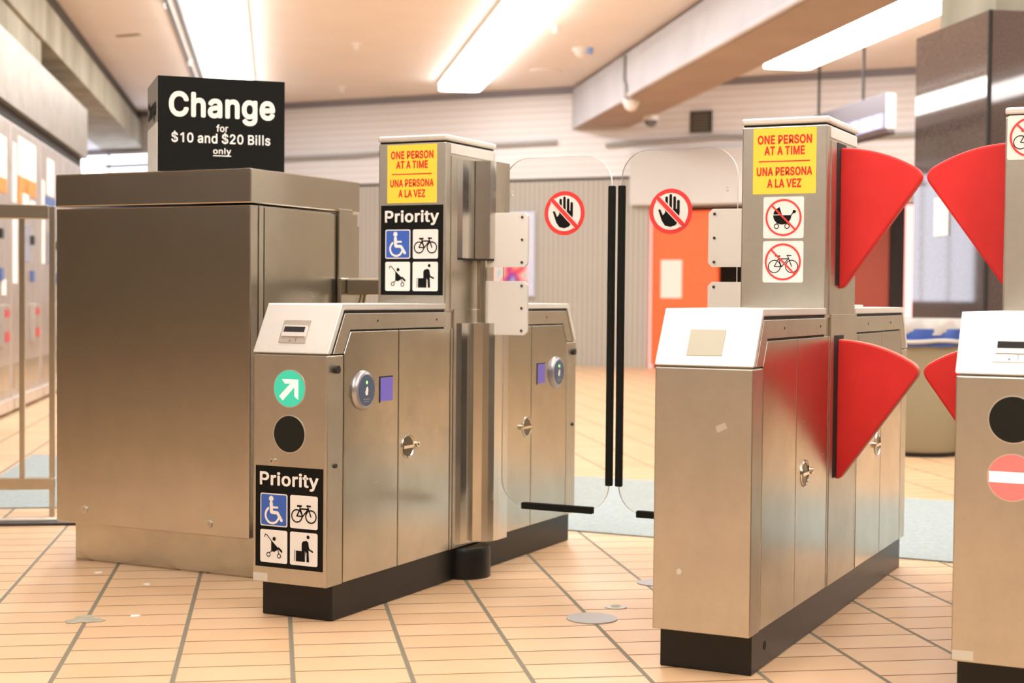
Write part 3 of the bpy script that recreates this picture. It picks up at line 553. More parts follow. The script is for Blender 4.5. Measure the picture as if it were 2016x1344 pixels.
'g':(425,'207,-151 180,-149 156,-146 134,-140 114,-132 97,-122 82,-110 70,-97 59,-84 51,-69 101,-41 107,-49 114,-57 122,-66 131,-74 142,-82 154,-88 169,-93 187,-96 207,-97 236,-95 261,-87 282,-75 298,-58 308,-34 311,-6 311,68 306,68 301,60 294,51 287,41 277,32 266,23 252,16 236,10 217,6 195,5 165,7 138,14 113,27 90,43 71,65 55,90 43,120 36,154 34,191 36,229 43,263 55,293 71,320 90,342 112,361 138,374 166,382 196,384 218,383 237,379 253,373 267,365 279,356 288,346 296,336 302,327 308,319 313,319 313,379 372,379 372,-9 370,-40 363,-67 350,-90 334,-109 314,-124 291,-136 265,-144 237,-149 205,59 227,61 246,66 264,75 278,87 290,103 300,121 307,142 311,166 312,193 311,219 307,242 300,264 291,283 279,299 264,312 247,322 227,328 205,330 182,328 163,322 145,312 130,298 118,282 109,262 102,241 98,218 96,193 98,167 102,144 109,123 118,104 131,88 145,76 163,66 183,61','53,55,54 53,56,55 52,56,53 64,66,65 64,67,66 52,57,56 51,57,52 51,58,57 51,59,58 50,59,51 50,60,59 50,61,60 49,94,50 94,61,50 94,62,61 49,95,94 93,62,94 92,62,93 49,96,95 92,63,62 91,63,92 49,97,96 48,97,49 91,64,63 91,90,64 90,89,64 89,88,64 88,87,64 87,67,64 48,98,97 48,99,98 47,99,48 47,100,99 46,100,47 46,101,100 86,67,87 46,102,101 45,102,46 85,67,86 45,103,102 45,104,103 84,67,85 44,104,45 44,105,104 83,67,84 43,105,44 43,106,105 82,67,83 43,107,106 81,67,82 42,107,43 42,108,107 80,26,81 26,67,81 41,108,42 41,109,108 79,26,80 41,110,109 78,27,79 27,26,79 78,28,27 25,67,26 41,111,110 77,28,78 40,111,41 40,76,111 76,28,77 76,29,28 40,29,76 40,30,29 39,30,40 39,31,30 39,32,31 38,32,39 38,33,32 38,34,33 37,34,38 37,35,34 36,35,37 24,67,25 24,68,67 23,68,24 23,69,68 9,11,10 9,12,11 9,13,12 22,69,23 9,14,13 22,70,69 8,14,9 8,15,14 21,70,22 8,16,15 7,16,8 20,70,21 7,17,16 20,71,70 7,18,17 19,71,20 7,19,18 7,71,19 6,71,7 6,72,71 5,72,6 4,72,5 4,73,72 3,73,4 3,74,73 2,74,3 2,75,74 1,75,2 1,0,75'),
'h':(410,'114,227 114,0 53,0 53,509 114,509 114,287 102,287 116,319 132,344 152,362 175,374 200,382 227,384 252,383 275,377 295,369 313,356 328,340 341,321 350,298 355,271 357,240 357,0 296,0 296,235 293,263 286,286 273,304 256,318 235,326 210,329 192,328 176,324 161,317 147,308 136,297 126,283 119,266 115,248','2,4,3 2,6,4 6,5,4 11,13,12 11,14,13 10,14,11 10,15,14 9,15,10 9,16,15 8,16,9 8,17,16 7,31,8 31,17,8 31,30,17 30,18,17 29,18,30 7,32,31 28,18,29 7,33,32 28,19,18 6,33,7 27,19,28 6,34,33 6,35,34 26,19,27 26,20,19 6,36,35 2,37,6 37,36,6 25,20,26 25,21,20 2,38,37 24,21,25 2,0,38 24,22,21 23,22,24 2,1,0'),
'i':(167,'84,443 73,444 63,448 54,455 47,463 43,472 41,483 43,494 47,504 54,512 63,518 73,522 84,524 95,522 105,518 114,512 121,504 125,494 126,483 125,472 121,463 114,455 105,448 95,444 53,0 53,379 114,379 114,0','24,26,25 24,27,26 11,13,12 10,13,11 10,14,13 9,14,10 9,15,14 8,15,9 8,16,15 7,16,8 7,17,16 6,17,7 6,18,17 5,18,6 5,19,18 4,19,5 4,20,19 3,20,4 3,21,20 2,21,3 2,22,21 1,22,2 1,23,22 0,23,1'),
'n':(410,'114,227 114,0 53,0 53,379 112,379 112,287 102,287 116,319 132,344 152,362 175,374 200,382 227,384 252,383 275,377 295,369 313,356 328,340 341,321 350,298 355,271 357,240 357,0 296,0 296,235 293,263 286,286 273,304 256,318 235,326 210,329 192,328 176,324 161,317 147,308 136,297 126,283 119,266 115,248','11,13,12 11,14,13 10,14,11 2,4,3 2,6,4 6,5,4 10,15,14 9,15,10 9,16,15 8,16,9 8,17,16 7,31,8 31,17,8 31,30,17 30,18,17 29,18,30 7,32,31 28,18,29 7,33,32 28,19,18 6,33,7 27,19,28 6,34,33 6,35,34 26,19,27 26,20,19 6,36,35 2,37,6 37,36,6 25,20,26 25,21,20 2,38,37 24,21,25 2,0,38 24,22,21 23,22,24 2,1,0'),
'o':(415,'207,-8 174,-5 144,3 117,16 93,35 72,58 56,85 44,116 37,150 34,187 37,225 44,260 56,291 72,318 93,341 117,360 144,374 174,382 207,384 241,382 271,374 299,360 323,341 343,318 359,291 371,260 379,225 381,187 379,150 371,116 359,85 343,58 323,35 299,16 271,3 241,-5 207,46 231,49 252,55 270,66 285,80 298,97 307,117 314,139 318,163 319,187 318,212 314,236 307,258 298,278 285,296 270,310 252,321 231,328 207,330 184,328 163,321 145,310 130,296 118,278 108,258 102,236 98,212 96,187 98,163 102,139 108,117 118,97 130,80 145,66 163,55 184,49','17,19,18 16,19,17 16,20,19 15,20,16 15,21,20 14,21,15 14,22,21 13,22,14 13,54,22 54,23,22 13,55,54 53,23,54 13,56,55 52,23,53 13,57,56 51,23,52 12,57,13 51,24,23 12,58,57 50,24,51 12,59,58 49,24,50 11,59,12 49,25,24 11,60,59 48,25,49 10,60,11 48,26,25 10,61,60 47,26,48 10,62,61 46,26,47 46,27,26 9,62,10 9,63,62 45,27,46 8,63,9 8,64,63 44,27,45 44,28,27 8,65,64 43,28,44 43,29,28 7,65,8 7,66,65 42,29,43 7,67,66 41,29,42 6,67,7 41,30,29 6,68,67 40,30,41 5,68,6 40,31,30 5,69,68 39,31,40 5,70,69 38,31,39 4,70,5 38,32,31 4,71,70 37,32,38 4,36,71 36,32,37 4,32,36 3,32,4 3,33,32 2,33,3 2,34,33 1,34,2 1,35,34 0,35,1'),
'r':(259,'53,0 53,379 112,379 112,321 115,321 124,339 137,354 152,367 171,377 191,383 213,385 218,385 223,385 229,384 235,384 240,384 243,384 243,322 241,323 236,324 230,324 223,325 215,326 207,326 190,324 174,321 159,315 146,306 135,296 126,284 119,269 115,254 114,237 114,0','9,11,10 9,12,11 9,13,12 9,14,13 9,15,14 9,16,15 9,17,16 8,17,9 0,2,1 0,3,2 7,17,8 6,17,7 5,19,6 19,18,6 18,17,6 4,23,5 23,22,5 22,21,5 21,20,5 20,19,5 4,24,23 4,25,24 0,4,3 0,31,4 31,30,4 30,29,4 29,28,4 28,27,4 27,26,4 26,25,4 0,32,31 0,33,32'),
's':(365,'182,-8 157,-7 133,-3 112,3 93,12 76,24 62,38 50,54 41,73 36,94 94,107 101,87 111,72 124,60 141,52 160,47 181,45 206,47 227,53 244,62 258,74 265,88 268,103 266,115 262,126 254,136 243,144 229,150 212,155 149,170 118,180 92,192 72,208 58,227 50,249 47,274 49,295 55,314 65,332 79,347 95,360 115,370 137,378 161,383 187,384 212,383 234,379 254,372 271,363 286,352 299,339 309,324 318,308 324,290 268,277 262,291 254,304 243,316 228,325 210,331 187,333 166,331 147,326 131,317 119,305 111,292 109,277 110,264 115,253 124,243 136,235 152,229 172,223 229,209 261,200 287,187 306,171 320,153 328,131 331,107 329,85 323,65 312,47 298,31 281,18 260,6 236,-2 210,-7','43,45,44 43,46,45 42,46,43 42,47,46 41,47,42 41,48,47 40,48,41 40,49,48 39,49,40 39,50,49 38,50,39 38,60,50 60,51,50 38,61,60 59,51,60 37,61,38 37,62,61 58,51,59 37,63,62 57,51,58 57,52,51 37,64,63 56,52,57 36,64,37 56,53,52 36,65,64 55,53,56 35,65,36 35,66,65 54,53,55 35,67,66 34,67,35 34,68,67 34,69,68 33,69,34 33,70,69 33,71,70 33,72,71 32,72,33 32,73,72 32,74,73 31,74,32 31,75,74 30,75,31 30,76,75 29,76,30 29,77,76 28,77,29 27,77,28 27,78,77 26,78,27 25,78,26 24,78,25 24,79,78 23,79,24 22,79,23 9,11,10 22,80,79 21,80,22 8,11,9 20,80,21 8,12,11 20,81,80 19,81,20 7,12,8 7,13,12 19,82,81 18,82,19 7,14,13 6,14,7 17,82,18 6,15,14 16,82,17 16,83,82 6,16,15 6,83,16 5,83,6 5,84,83 4,84,5 4,85,84 3,85,4 3,86,85 2,86,3 2,87,86 1,87,2 1,0,87'),
't':(227,'204,379 204,327 6,327 6,379 65,471 126,471 126,98 127,83 130,70 136,61 144,55 156,51 170,50 175,50 180,50 185,51 191,52 197,53 202,54 213,2 207,0 200,-2 192,-3 184,-3 176,-4 168,-4 138,-1 113,7 92,21 77,41 68,64 65,93','31,5,4 31,6,5 2,0,3 2,1,0 31,7,6 30,7,31 30,8,7 30,9,8 29,9,30 29,10,9 29,11,10 17,19,18 16,19,17 15,19,16 29,12,11 14,19,15 13,19,14 12,19,13 29,19,12 28,19,29 27,19,28 26,19,27 26,20,19 26,21,20 25,21,26 25,22,21 25,23,22 25,24,23'),
'y':(389,'47,-139 61,-86 71,-87 83,-89 94,-90 104,-89 113,-86 122,-81 130,-74 138,-64 145,-51 151,-36 163,-1 17,379 84,379 165,155 173,132 180,109 187,87 193,64 199,42 206,21 184,21 190,42 196,64 202,87 209,110 216,132 224,155 305,379 371,379 204,-58 196,-77 187,-93 177,-107 165,-119 153,-128 139,-136 125,-141 109,-144 91,-145 82,-145 73,-144 65,-143 57,-142 52,-140','12,14,13 12,15,14 28,30,29 28,31,30 12,16,15 27,31,28 26,31,27 12,17,16 25,21,26 21,31,26 12,18,17 24,21,25 12,19,18 23,20,24 20,21,24 12,23,19 23,20,19 12,22,23 12,21,22 12,31,21 11,31,12 10,31,11 9,31,10 9,32,31 8,32,9 7,32,8 7,33,32 6,33,7 0,2,1 5,33,6 0,3,2 4,33,5 0,4,3 0,33,4 0,34,33 0,35,34 0,36,35 0,37,36 0,38,37 45,38,0 44,38,45 44,39,38 43,39,44 42,39,43 42,40,39 41,40,42')}
GLYPH['I'] = (228, '83,0 145,0 145,509 83,509', '0,1,2,3')
GLYPH['l'] = (190, '68,0 122,0 122,530 68,530', '0,1,2,3')
GLYPH['1'] = (453, '307,0 245,0 245,425 113,370 113,420 250,509 307,509', '0,1,2,6 2,3,4,5,6')
_tx = {}
def glyphs(s, bold):
    if s in _tx:
        return _tx[s]
    vs, fs, x = [], [], 0
    for ch in s:
        if ch == ' ':
            x += 190
            continue
        adv, pv, pf = GLYPH[ch]
        o = len(vs)
        for q in pv.split():
            px, py = q.split(',')
            vs.append((x + int(px), int(py)))
        for q in pf.split():
            fs.append(tuple(o + int(i) for i in q.split(',')))
        x += adv + 26
    xs, ys = [v[0] for v in vs], [v[1] for v in vs]
    a, b, c, d = min(xs), max(xs), min(ys), max(ys)
    # weight: the outline repeated around a small circle
    r = 1000 * bold
    a, b, c, d = a - r, b + r, c - r, d + r
    V, F = [], []
    for k in range(-1, 10):
        ox, oy = (0, 0) if k < 0 else (r * math.cos(k * pi / 5), r * math.sin(k * pi / 5))
        o = len(V)
        V += [((px + ox - a) / (b - a), (py + oy - c) / (d - c), k * .03) for px, py in vs]
        F += [tuple(o + i for i in f) for f in fs]
    _tx[s] = (V, F)
    return _tx[s]

def text(mb, fr, s, x0, y0, x1, y1, layer, mat, bold=0.025):
    vs, fs = glyphs(s, bold)
    mb.add([fr.at((x0 + p[0] * (x1 - x0), y0 + p[1] * (y1 - y0)), (layer + p[2]) * STEP) for p in vs], fs, mat)

# ---- pictograms, each on a unit square
def pic_wheelchair(mb, fr, L):
    W = SWHITE
    flat(mb, fr, rrect(0, 0, 1, 1, .06), L, W)
    flat(mb, fr, rrect(.035, .035, .965, .965, .05), L + 1, SBLUE)
    L += 2
    flat(mb, fr, disc(.41, .84, .085), L, W)
    stroke(mb, fr, [(.41, .70), (.42, .45)], .12, L, W)
    stroke(mb, fr, [(.43, .58), (.64, .58)], .065, L + .2, W)
    stroke(mb, fr, [(.43, .43), (.64, .42), (.79, .20)], .10, L + .3, W)
    arcband(mb, fr, .45, .34, .21, .28, L + .4, W, 120, 345)

def bike(mb, fr, L, mat, wd=.032):
    for cx in (.25, .76):
        arcband(mb, fr, cx, .38, .165, .165 + wd, L, mat)
    stroke(mb, fr, [(.25, .38), (.37, .60), (.66, .60), (.46, .37), (.25, .38)], wd, L + .2, mat)
    stroke(mb, fr, [(.46, .37), (.35, .67)], wd, L + .3, mat)
    stroke(mb, fr, [(.28, .68), (.41, .68)], wd * 1.4, L + .4, mat)
    stroke(mb, fr, [(.76, .38), (.64, .68)], wd, L + .3, mat)
    stroke(mb, fr, [(.62, .70), (.74, .69)], wd * 1.2, L + .4, mat)

def pic_bike(mb, fr, L):
    flat(mb, fr, rrect(0, 0, 1, 1, .06), L, SWHITE)
    bike(mb, fr, L + 1, SBLACK, .042)

def pic_stroller(mb, fr, L):
    K = SBLACK
    flat(mb, fr, rrect(0, 0, 1, 1, .06), L, SWHITE)
    L += 1
    stroke(mb, fr, [(.17, .78), (.19, .85), (.25, .84), (.42, .66), (.80, .33)], .028, L, K)
    flat(mb, fr, disc(.52, .73, .06), L, K)
    flat(mb, fr, [(.41, .66), (.41, .36), (.52, .33), (.68, .42)], L + .2, K)
    stroke(mb, fr, [(.67, .47), (.81, .35)], .065, L + .3, K, False)
    for cx, cy in ((.31, .24), (.70, .22)):
        arcband(mb, fr, cx, cy, .048, .075, L, K, seg=20)
    stroke(mb, fr, [(.44, .36), (.34, .30)], .025, L + .2, K)
    stroke(mb, fr, [(.66, .42), (.69, .29)], .025, L + .2, K)

def pic_elder(mb, fr, L):
    K = SBLACK
    flat(mb, fr, rrect(0, 0, 1, 1, .06), L, SWHITE)
    L += 1
    flat(mb, fr, disc(.66, .87, .055), L, K)
    flat(mb, fr, [(.43, .66), (.47, .73), (.60, .76), (.67, .72), (.70, .52), (.68, .50), (.70, .12), (.60, .12), (.56, .44), (.46, .44), (.43, .42)], L + .2, K)
    stroke(mb, fr, [(.64, .62), (.70, .50), (.83, .44)], .05, L + .3, K)
    flat(mb, fr, rrect(.17, .12, .19, .46), L + .1, K)
    flat(mb, fr, rrect(.22, .12, .55, .44), L + .1, K)
    stroke(mb, fr, [(.60, .40), (.60, .12)], .018, L + .5, SWHITE, False)

def prohib(mb, fr, L, art):
    flat(mb, fr, rrect(0, 0, 1, 1, .06), L, SWHITE)
    art(mb, fr, L + 1)
    arcband(mb, fr, .5, .5, .40, .445, L + 2.2, SIGNRED, seg=48)
    stroke(mb, fr, [(.20, .80), (.80, .20)], .045, L + 2.4, SIGNRED, False)

def pic_nopram(mb, fr, L):
    def art(mb, fr, L):
        K = SBLACK
        flat(mb, fr, [(.25, .555)] + [(.47 + .225 * math.cos(math.radians(a)), .55 + .22 * math.sin(math.radians(a))) for a in range(180, 361, 15)] + [(.695, .555)], L, K)
        flat(mb, fr, [(.46, .575), (.25, .575), (.27, .65), (.33, .71), (.40, .755)], L, K)
        stroke(mb, fr, [(.68, .54), (.76, .65)], .022, L + .1, K)
        flat(mb, fr, disc(.765, .64, .04, 16), L + .1, K)
        for cx in (.33, .59):
            arcband(mb, fr, cx, .29, .045, .065, L, K, seg=20)
            stroke(mb, fr, [(cx, .355), (cx + .03, .39)], .02, L, K, False)
    prohib(mb, fr, L, art)

def pic_nobike(mb, fr, L):
    prohib(mb, fr, L, lambda m, f, l: bike(m, f.sub(.08, .07, .84), l, SBLACK, .024))

def no_touch(mb, fr, L):
    """round sign on a unit circle: red ring, black hand, red bar"""
    K = SBLACK
    flat(mb, fr, disc(0, 0, 1, 48), L, SIGNRED)
    flat(mb, fr, disc(0, 0, .81, 48), L + 1, SWHITE)
    L += 2
    for x, y1 in ((-.19, .60), (.0, .70), (.185, .60), (.36, .44)):
        stroke(mb, fr, [(x, y1), (x, -.1)], .125, L, K)
    flat(mb, fr, [(-.255, -.05), (-.36, -.16), (-.48, .10), (-.58, .08), (-.40, -.42), (-.25, -.62), (.0, -.68), (.24, -.60), (.38, -.40), (.42, -.05), (.42, .10), (-.255, .12)], L + .3, K)
    stroke(mb, fr, [(-.60, .60), (.60, -.60)], .27, L + 1, SWHITE, False)
    stroke(mb, fr, [(-.64, .64), (.64, -.64)], .19, L + 2, SIGNRED, False)

# ---------------------------------------------------------------- building axes (turned 35 degrees from the gates)
TH = math.radians(35)
def bw(a, b, z=0.0):
    """a along, b across -> world"""
    return Vector((-math.sin(TH) * a + math.cos(TH) * b, math.cos(TH) * a + math.sin(TH) * b, z))

# ================================================================ SETTING
CEIL = 4.13
WY = 20.7
MB().add([(-22, -16, 0), (24, -16, 0), (24, 40, 0), (-22, 40, 0)], [(0, 1, 2, 3)], TILE).build('floor', rot=TH, kind='structure')
m = MB().box(-32, 24, -28, 26, CEIL, CEIL + 0.1, CEILM)
m.build('ceiling', kind='structure')

# far wall: ribbed lower part, slatted upper part; recess behind the red panels
RX0, RX1, RZ = -7.95, -4.10, 2.33
for x0, x1, z0 in ((-26, RX0, 0), (RX0, RX1, RZ), (RX1, 8, 0)):
    MB().box(x0, x1, WY, WY + .15, z0, 2.75, CORR).build('wall_back', kind='structure')
MB().box(-26, 8, WY + .03, WY + .15, 2.75, 2.79, GAP).box(-26, 8, WY - .02, WY + .15, 2.79, CEIL, SLATS).build('wall_back', kind='structure')
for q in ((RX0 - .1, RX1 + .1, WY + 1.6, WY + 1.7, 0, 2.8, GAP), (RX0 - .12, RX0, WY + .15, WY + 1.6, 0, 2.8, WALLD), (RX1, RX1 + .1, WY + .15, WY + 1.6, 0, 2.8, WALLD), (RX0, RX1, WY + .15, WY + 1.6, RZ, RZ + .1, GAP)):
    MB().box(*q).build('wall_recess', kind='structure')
MB().box(-26, 8, WY - .08, WY - .02, CEIL - .10, CEIL, GREYBOX).build('trim_1', kind='structure')
# pale fascia over the recess
MB().box(-8.2, -5.9, WY - .12, WY, 2.36, 3.13, noisy('pale_fascia', (.62, .61, .60), (.67, .66, .65), 1, .6)).build('trim_2', kind='structure')
# side and rear enclosure
MB().box(-3.1, -2.97, 10.6, 18.9, 0, CEIL, WALLW).build('wall_left', rot=TH, kind='structure')
MB().box(-8, -7.9, 18.9, 27, 0, CEIL, WALLW).build('wall_west', rot=TH, kind='structure')
MB().box(-20, -2.97, 10.5, 10.6, 0, CEIL, WALLD).build('wall_west', rot=TH, kind='structure')
MB().box(-20.1, -20, -15, 10.6, 0, 1.35, WALLO).box(-20.1, -20, -15, 10.6, 1.35, 1.8, WALLP).box(-20.1, -20, -15, 10.6, 1.8, CEIL, WALLO).build('wall_west', rot=TH, kind='structure')
MB().box(13.5, 13.6, -15, 30, 0, CEIL, WALLW).build('wall_right', rot=TH, kind='structure')
m = MB().box(-20, 13.5, -15.1, -15, 0, 1.1, WALLO).box(-20, 13.5, -15.1, -15, 1.1, 2.4, WALLP).box(-20, 13.5, -15.1, -15, 2.4, 3.0, WALLO).box(-20, 13.5, -15.1, -15, 3.0, CEIL, WALLW)
m.build('wall_front', rot=TH, kind='structure')

# beams
m = MB().box(-2.97, -2.24, -9, 27.5, 3.5, CEIL - .22, CONC).box(-2.97, -2.30, -9, 27.5, CEIL - .22, CEIL, plain('beam_top_painted_shade', (.05, .038, .025), .8)).box(-2.97, -2.28, 10.6, 15.6, 3.2, 3.5, CONC)  # shade in the recess over this beam is painted dark brown
m.build('beam', rot=TH, kind='structure')
MB().box(-7.9, -2.97, 18.0, 27.5, 3.5, 3.6, BEAMPAINT).build('ceiling_soffit', rot=TH, kind='structure')
BSOFF = noisy('beam_soffit_shade', (.31, .245, .21), (.36, .285, .245), 1.5, .8)  # brown shade of the beam's underside is put into this colour
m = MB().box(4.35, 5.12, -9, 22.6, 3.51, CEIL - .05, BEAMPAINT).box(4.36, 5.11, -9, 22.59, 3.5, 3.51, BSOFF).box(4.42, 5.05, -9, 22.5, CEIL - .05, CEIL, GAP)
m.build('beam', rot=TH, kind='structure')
# stainless header above the ticket machines
m = MB().box(-2.6, -2.2, 11.4, 18.7, 2.61, 3.19, HEADER).box(-2.6, -2.26, 11.4, 18.6, 2.47, 2.61, GAP)
m.build('trim_3', rot=TH, kind='structure')
# ceiling joint strip beside the first lamp row
m = MB()
for x in (-1.16, -1.06, -.98):
    m.box(x, x + .035, -8, 23, CEIL - .02, CEIL, DARKMETAL)
m.build('trim_4', rot=TH, kind='structure')
# grey floor band and threshold strip
P = [bw(7.46, -1.5), bw(7.46, -.55), Vector((-4.0, 6.15, 0)), Vector((-2.9, 6.09, 0)), Vector((4, 6.07, 0)), Vector((4, 7.86, 0)), Vector((-3.4, 7.95, 0)), bw(9.9, -1.5)]
MB().prism([(p.x, p.y) for p in P], .0, .006, 2, MATGREY).build('floor_band', kind='structure')
m = MB().box(-3.0, -.42, 6.90, 6.955, 0, .012, DARKMETAL).box(-3.0, -.42, 6.955, 7.02, 0, .02, STEEL_L)
m.build('trim_5', rot=TH, kind='structure')
# daylit opening in the far corner
m = MB()
for k in range(4):
    m.box(-19.9 + k * 1.0, -18.94 + k * 1.0, WY - .03, WY - .022, 1.0, 3.4, DAY)
win = m.build('window_1', kind='structure')
m = MB()
for k in range(5):
    m.box(-19.94 + k * 1.0, -19.9 + k * 1.0, WY - .06, WY - .021, .96, 3.44, STEEL_L)
m.box(-19.94, -15.9, WY - .06, WY - .021, .92, .99, STEEL_L).box(-19.94, -15.9, WY - .06, WY - .021, 3.40, 3.46, STEEL_L)
m.build('window_frame', win)

# column: granite cladding below, concrete above
m = MB().box(4.62, 5.75, 9.40, 10.55, 0, 2.93, GRANITE)
m.box(4.618, 4.64, 9.396, 9.42, 0, 2.93, GAP)
m.box(4.70, 5.67, 9.48, 10.32, 2.93, 3.5, CONC)
col_ = m.build('column', rot=TH, kind='structure')
t = tag(MB().box(4.612, 4.6185, 9.955, 10.185, 1.477, 1.748, PAPER).build('paper_notice', rot=TH), 'tall white paper notice on the polished granite column, between the red flaps', 'notice')

# ================================================================ CEILING LAMPS
def lamp_row(b0, b1, a0, a1, label):
    t = thing('ceiling_light', label, 'ceiling light', bw((a0 + a1) / 2, (b0 + b1) / 2, CEIL), TH, 'fluorescent strips on the ceiling')
    h, L = (b1 - b0) / 2, (a1 - a0) / 2
    MB().box(-h - .02, h + .02, -L - .02, L + .02, -.06, 0, LAMPBODY).build('housing', t)
    MB().prism(rrect(-h, -L, h, L, .1), -.14, -.06, 2, LAMP_M).build('diffuser', t)
lamp_row(-.95, -.32, -2.6, 23.5, 'long glowing strip light seen above the black sign, beside the dark ceiling joint')
lamp_row(2.34, 2.93, -2.6, 22.0, 'long glowing strip light between the left strip and the painted beam')
lamp_row(6.20, 6.82, -2.6, 18.95, 'long glowing strip light to the right of the painted beam, above the hanging display')
lamp_row(10.0, 10.6, -2.6, 18.0, 'unseen strip light added beyond the granite column at right, for lighting only')  # unseen row, added only for its light

lamp_row(-9.2, -8.6, -10, 4.5, 'unseen strip light added left of the camera to brighten the big cabinet')  # unseen row, added to lift the dark reflections in the big cabinet

# small ceiling fittings
def sprinkler(x, y, label, s=1.0):
    t = thing('sprinkler', label, 'sprinkler', (x, y, CEIL), 0, 'sprinkler heads on the ceiling')
    m = MB().cyl((0, 0, 0), (0, 0, -.012), .055 * s, CONCRETE_W).cyl((0, 0, -.012), (0, 0, -.055), .022 * s, CONCRETE_W, .016 * s)
    m.build('cup', t, smooth=40)
    MB().cyl((0, 0, -.055), (0, 0, -.075), .03 * s, CONCRETE_W, .034 * s).build('deflector', t, smooth=40)
sprinkler(-10.05, 16.08, 'white sprinkler head on bare ceiling between the first two strip lights, nearer one')
sprinkler(-12.35, 19.36, 'white sprinkler head close to the far wall, left of the second strip light')
sprinkler(-7.30, 15.98, 'white sprinkler head on ceiling between second strip light and painted beam')
sprinkler(-12.82, 16.34, 'white sprinkler head left of the first strip light, above the black sign')
sprinkler(-10.51, 12.97, 'sprinkler head at the top edge, left of the dark ceiling joint', .8)
t = thing('smoke_detector', 'white detector with blue mark on the ceiling beside the painted beam', 'smoke detector', (-7.65, 17.5, CEIL))
MB().cyl((0, 0, 0), (0, 0, -.05), .11, CONCRETE_W, .09).build('base', t, smooth=40)
MB().sphere((0, 0, -.05), .07, CONCRETE_W).build('sensor_dome', t, smooth=60)
MB().box(.10, .15, -.03, .04, -.08, 0, plain('pale_blue_tab', (.25, .38, .75), .5)).build('indicator', t, label='blue tab')
t = tag(MB().box(-12.45, -12.10, 14.46, 14.52, CEIL - .012, CEIL, noisy('vent_brown', (.28, .19, .10), (.34, .24, .13), 8, .7)).build('ceiling_vent', rot=0), 'narrow brown slot vent in the ceiling above the ticket machines', 'vent')
t = tag(MB().cyl((-8.84, 19.04, CEIL), (-8.84, 19.04, CEIL - .02), .22, CEILM).build('ceiling_hatch', smooth=40), 'faint round cover plate on the ceiling near the beam end', 'cover')

def dome(a, b, z, label, tint):
    t = thing('dome_camera', label, 'security camera', bw(a, b, z), TH, 'dome cameras on the painted beam')
    MB().cyl((0, 0, 0), (0, 0, -.07), .10, CONCRETE_W, .11).build('mount', t, smooth=40)
    prof = [(.09, -.07)] + [(.09 * math.cos(k * pi / 16), -.07 - .09 * math.sin(k * pi / 16)) for k in range(1, 8)] + [(.001, -.16)]
    MB().lathe(prof, (0, 0, 0), tint).build('dome', t, smooth=60)
dome(18.7, 4.42, 3.52, 'white dome camera under the lower edge of the painted beam', CONCRETE_W)
dome(20.2, 5.05, 3.50, 'dome camera with dark bubble under the beam, farther one', plain('smoked_dome', (.12, .12, .14), .1))
# conduit down the beam face to the dome, and along its lower edge
tag(MB().tube([bw(18.7, 4.33, 4.06), bw(18.7, 4.33, 3.75), bw(18.6, 4.33, 3.65), bw(18.6, 4.33, 3.5)], .028, CONDUIT).build('conduit', smooth=60), 'short grey conduit dropping down the beam face to a dome camera', 'conduit')
tag(MB().tube([bw(8, 4.32, 3.53), bw(18.4, 4.32, 3.53)], .03, BEAMPAINT).build('conduit', smooth=60), 'pale pipe along the lower edge of the painted beam', 'conduit')
tag(MB().tube([(-18, WY - .06, 3.21), (-12.9, WY - .06, 3.23), (-11.3, WY - .06, 3.30), (-9.4, WY - .06, 3.32)], .035, CONDUIT).build('conduit', smooth=60), 'grey conduit along the pale upper far wall, left of the beam end', 'conduit')
tag(MB().tube([(-8.6, WY - .06, 3.24), (-6.9, WY - .06, 3.30), (-5.0, WY - .06, 3.22), (-3.6, WY - .06, 3.24)], .035, CONDUIT).build('conduit', smooth=60), 'dark conduit along the far wall right of the beam end, behind the hanging display', 'conduit')
# wall vent
t = thing('wall_vent', 'small square dark vent high on the far wall', 'vent', (-7.15, WY - .02, 3.53))
m = MB()
m.box(-.16, .16, -.04, 0, -.15, .15, DARKMETAL)
m.build('frame', t)
m = MB()
for k in range(6):
    m.box(-.12, .12, -.05, -.04, -.12 + k * .042, -.10 + k * .042, plain('vent_slat', (.16, .14, .11), .6))
m.build('grille', t)

# ---------------------------------------------------------------- hanging display
t = thing('hanging_display', 'grey overhead display with lit screen hung on two rods from the ceiling', 'display', bw(17.1, 7.12, 3.0), TH)
m = MB().prism([(0, .05), (.04, 0), (.12, 0), (.12, .47), (0, .47)], 0, 2.45, 1, GREYBOX)
m.box(.03, .13, .0, 2.45, -.02, .0, DARKMETAL)
m.build('case', t, .006)
MB().cyl((.06, .85, .47), (.06, .85, 1.13), .018, DARKMETAL).build('hanger_rod', t, smooth=40)
MB().cyl((.06, 2.40, .47), (.06, 2.40, 1.13), .018, DARKMETAL).build('hanger_rod', t, smooth=40)
MB().box(-.008, 0, .06, 2.40, .06, .235, SCREENDIM).build('screen', t, label='glowing pale violet screen strip')
m = MB()
for y0, y1 in ((.12, .32), (.40, .72), (.86, 1.02), (1.2, 1.6), (1.8, 2.2)):
    m.box(-.012, -.008, y0, y1, .075, .22, SCREEN)
m.build('lit_message', t, kind='stuff')
MB().box(.005, .118, -.012, 0, .05, .46, plain('white_end_panel', (.8, .76, .70), .5, emit=(1, .9, .8), estr=.35)).build('end_panel', t, label='white lit end panel')  # light on the white end face is put in as emission

